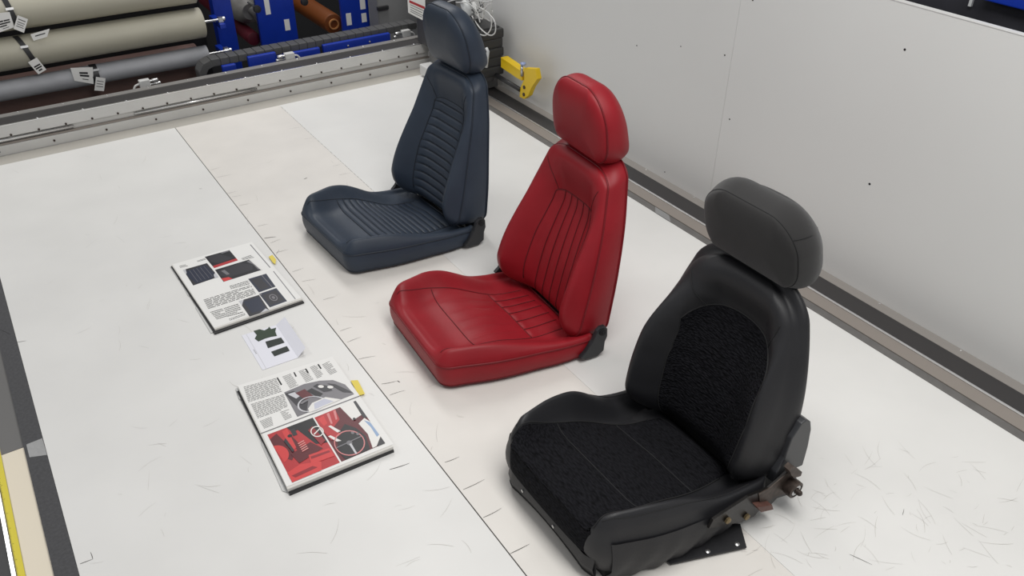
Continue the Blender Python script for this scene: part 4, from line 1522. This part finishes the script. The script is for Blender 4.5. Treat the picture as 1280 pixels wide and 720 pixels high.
photo(qb, zp, K_red, b2, c2,
      [(K_blk, [(.42, .0), (1, .0), (1, .55), (.78, .5), (.6, .12), (.48, .12)]), (K_dkr, [(.0, .1), (.18, .04), (.34, .5), (.2, .62), (.02, .45)]), (K_red2, blob(.0, .42, .22, .18, 14, -pi / 2, pi / 2)), (K_dkr, [(.3, .1), (.4, .08), (.56, .62), (.44, .66)]),
       (K_red2, [(.3, .04), (.42, .02), (.40, .42), (.28, .46)]), (K_dk, [(.46, .06), (.56, .06), (.55, .2), (.46, .2)]), (K_blk, blob(.40, .17, .05, .03)), (K_dkr, [(.24, .5), (.7, .42), (.86, .62), (.3, .72)]),
       (K_red2, [(.54, .64), (.96, .66), (.98, .84), (.5, .82)]), (K_red3, [(.56, .68), (.94, .70), (.95, .74), (.55, .73)]), (K_red2, [(.0, .80), (.3, .74), (.7, .84), (.62, 1), (.0, 1)]), (K_red3, [(.05, .88), (.5, .86), (.58, .92), (.1, .94)]),
       (K_red3, [(.78, .2), (.9, .15), (.98, .5), (.86, .55)]), (K_wht, ringstrip(.93, .28, .13, .11, .02)), (K_wht, [(.84, .30), (1, .24), (1, .26), (.85, .32)])]
      + [(PK('palered', 214, 140, 136), [(.46, .36 + .04 * i), (.60, .34 + .04 * i), (.61, .36 + .04 * i), (.47, .38 + .04 * i)]) for i in range(5)]
      + [(K_dk, [(.24, .22), (.30, .18), (.34, .45), (.29, .48)])])
qc = Z8([(581, 216), (846, 107), (1036, 380), (755, 500)])
photo(qc, zp, K_dkr, b2, c2,
      [(K_red, [(.0, .0), (.5, .0), (.46, .22), (.2, .34), (.0, .28)]), (K_red2, [(.05, .05), (.2, .03), (.18, .2), (.08, .22)]), (PK('pink', 208, 130, 130), [(.28, .02), (.34, .02), (.28, .24), (.24, .24)]), (PK('pink', 208, 130, 130), [(.44, .02), (.5, .02), (.42, .2), (.38, .2)]),
       (K_wht, [(.62, .0), (.98, .0), (.99, .06), (.94, .30), (.70, .34)]), (K_dk, [(.94, .0), (1, .0), (1, .40), (.92, .36)]), (K_wht, [(.76, .44), (.94, .38), (1, .5), (1, .9), (.92, .98), (.72, .99), (.80, .7)]), (K_blu, [(.90, .42), (.99, .5), (1, .8), (.93, .82), (.94, .6)]),
       (K_dk, [(.82, .98), (1, .84), (1, 1), (.84, 1)]), (K_blk, [(.2, .5), (.5, .34), (.66, .5), (.74, .72), (.66, .99), (.1, .99), (.06, .8)]), (K_red, [(.0, .28), (.26, .34), (.3, .5), (.06, .54)]), (K_wht, [(.16, .26), (.22, .26), (.34, .44), (.26, .44)]),
       (K_wht, [(.04, .44), (.10, .44), (.24, .62), (.14, .60)]), (PK('pink', 208, 130, 130), ringstrip(.36, .72, .32, .26, .022)), (K_gry, blob(.36, .72, .06, .05)), (K_lt, [(.34, .74), (.39, .74), (.38, .97), (.34, .97)]), (K_gry, [(.06, .7), (.66, .68), (.66, .70), (.06, .72)]),
       (K_gry, blob(.54, .56, .035, .03)), (K_gry, blob(.62, .62, .03, .03)), (K_blk, blob(.74, .32, .03, .025))])
flat('gutter_line', Z7([(163, 405), (165, 401), (611, 231), (612, 235)]), zp, K_gry, b2, c2)
for q, r in [([(88, 192), (235, 152), (262, 215), (110, 264)], 12), ([(120, 270), (268, 225), (290, 288), (152, 336)], 12), ([(160, 346), (213, 326), (222, 366), (182, 382)], 8), ([(252, 305), (292, 292), (306, 330), (275, 345)], 7),
             ([(262, 146), (300, 132), (336, 186), (298, 202)], 11), ([(335, 122), (368, 110), (404, 160), (370, 174)], 11), ([(386, 104), (414, 92), (450, 142), (420, 156)], 11), ([(440, 92), (474, 76), (510, 126), (478, 140)], 11)]:
    text_block(Z7(q), zp, r, b2, c2, M_print, 0.4)
for q in ([(236, 152), (242, 150), (262, 182), (256, 186)], [(312, 128), (317, 126), (328, 145), (322, 148)], [(364, 112), (370, 110), (382, 128), (376, 131)], [(420, 92), (426, 90), (440, 110), (434, 113)]):
    flat('heading', Z7(q), zp, M_printd, b2, c2)
flat('sticky_tab', Z7([(570, 164), (602, 162), (634, 224), (606, 232)]), 0.006, MATS['sticky_yellow'], b2, c2, 0.0006)
flat('sleeve_edge', Z7([(52, 200), (64, 196), (92, 244), (70, 248)]), 0.006, M_sleeve, b2, c2, 0.002)
flat('sleeve_edge', Z7([(166, 444), (178, 440), (300, 672), (262, 660), (236, 600)]), 0.003, M_sleeve, b2, c2, 0.001)

# leather swatch card
c3 = atz(340, 432, 0)
sw = thing('swatch_card', 'white folded card with dark green leather samples between the two books', 'card', tuple(c3), 0)
Z6 = lambda pts: [(200 + x / 4, 290 + y / 4) for (x, y) in pts]
flat('card_base', Z6([(408, 517), (580, 465), (690, 628), (512, 690)]), 0.0016, M_card, sw, c3, 0.0012)
fa, fb = atz(*Z6([(580, 465)])[0], 0.0016) - c3, atz(*Z6([(690, 628)])[0], 0.0016) - c3
fc, fd = atz(*Z6([(727, 580)])[0], 0.022) - c3, atz(*Z6([(622, 425)])[0], 0.022) - c3
prism('card_flap', [fa, fb, fc, fd], (0.0008, 0, 0.0008), M_card, sw)
flat('fold_line', Z6([(430, 511), (432, 510), (532, 682), (530, 683)]), 0.0019, K_lt, sw, c3)
Mg = leather('green_leather', srgb(52, 66, 52), 0.5)
Mg2 = leather('green_leather_dark', srgb(46, 52, 48), 0.5)
flat('hide_shape', Z6([(468, 494), (498, 486), (522, 492), (540, 482), (545, 473), (556, 485), (580, 478), (576, 496), (584, 518), (556, 522), (522, 532), (492, 546), (474, 532), (484, 514)]), 0.0034, Mg, sw, c3, 0.0016)
flat('swatch', Z6([(527, 548), (605, 527), (622, 551), (540, 579)]), 0.0034, Mg2, sw, c3, 0.0016)
flat('swatch', Z6([(556, 598), (634, 570), (648, 592), (572, 620)]), 0.0034, Mg2, sw, c3, 0.0016)
text_block(Z6([(466, 588), (470, 586), (484, 608), (480, 611)]), 0.0019, 4, sw, c3, M_print, 0.5, 'printed_text')
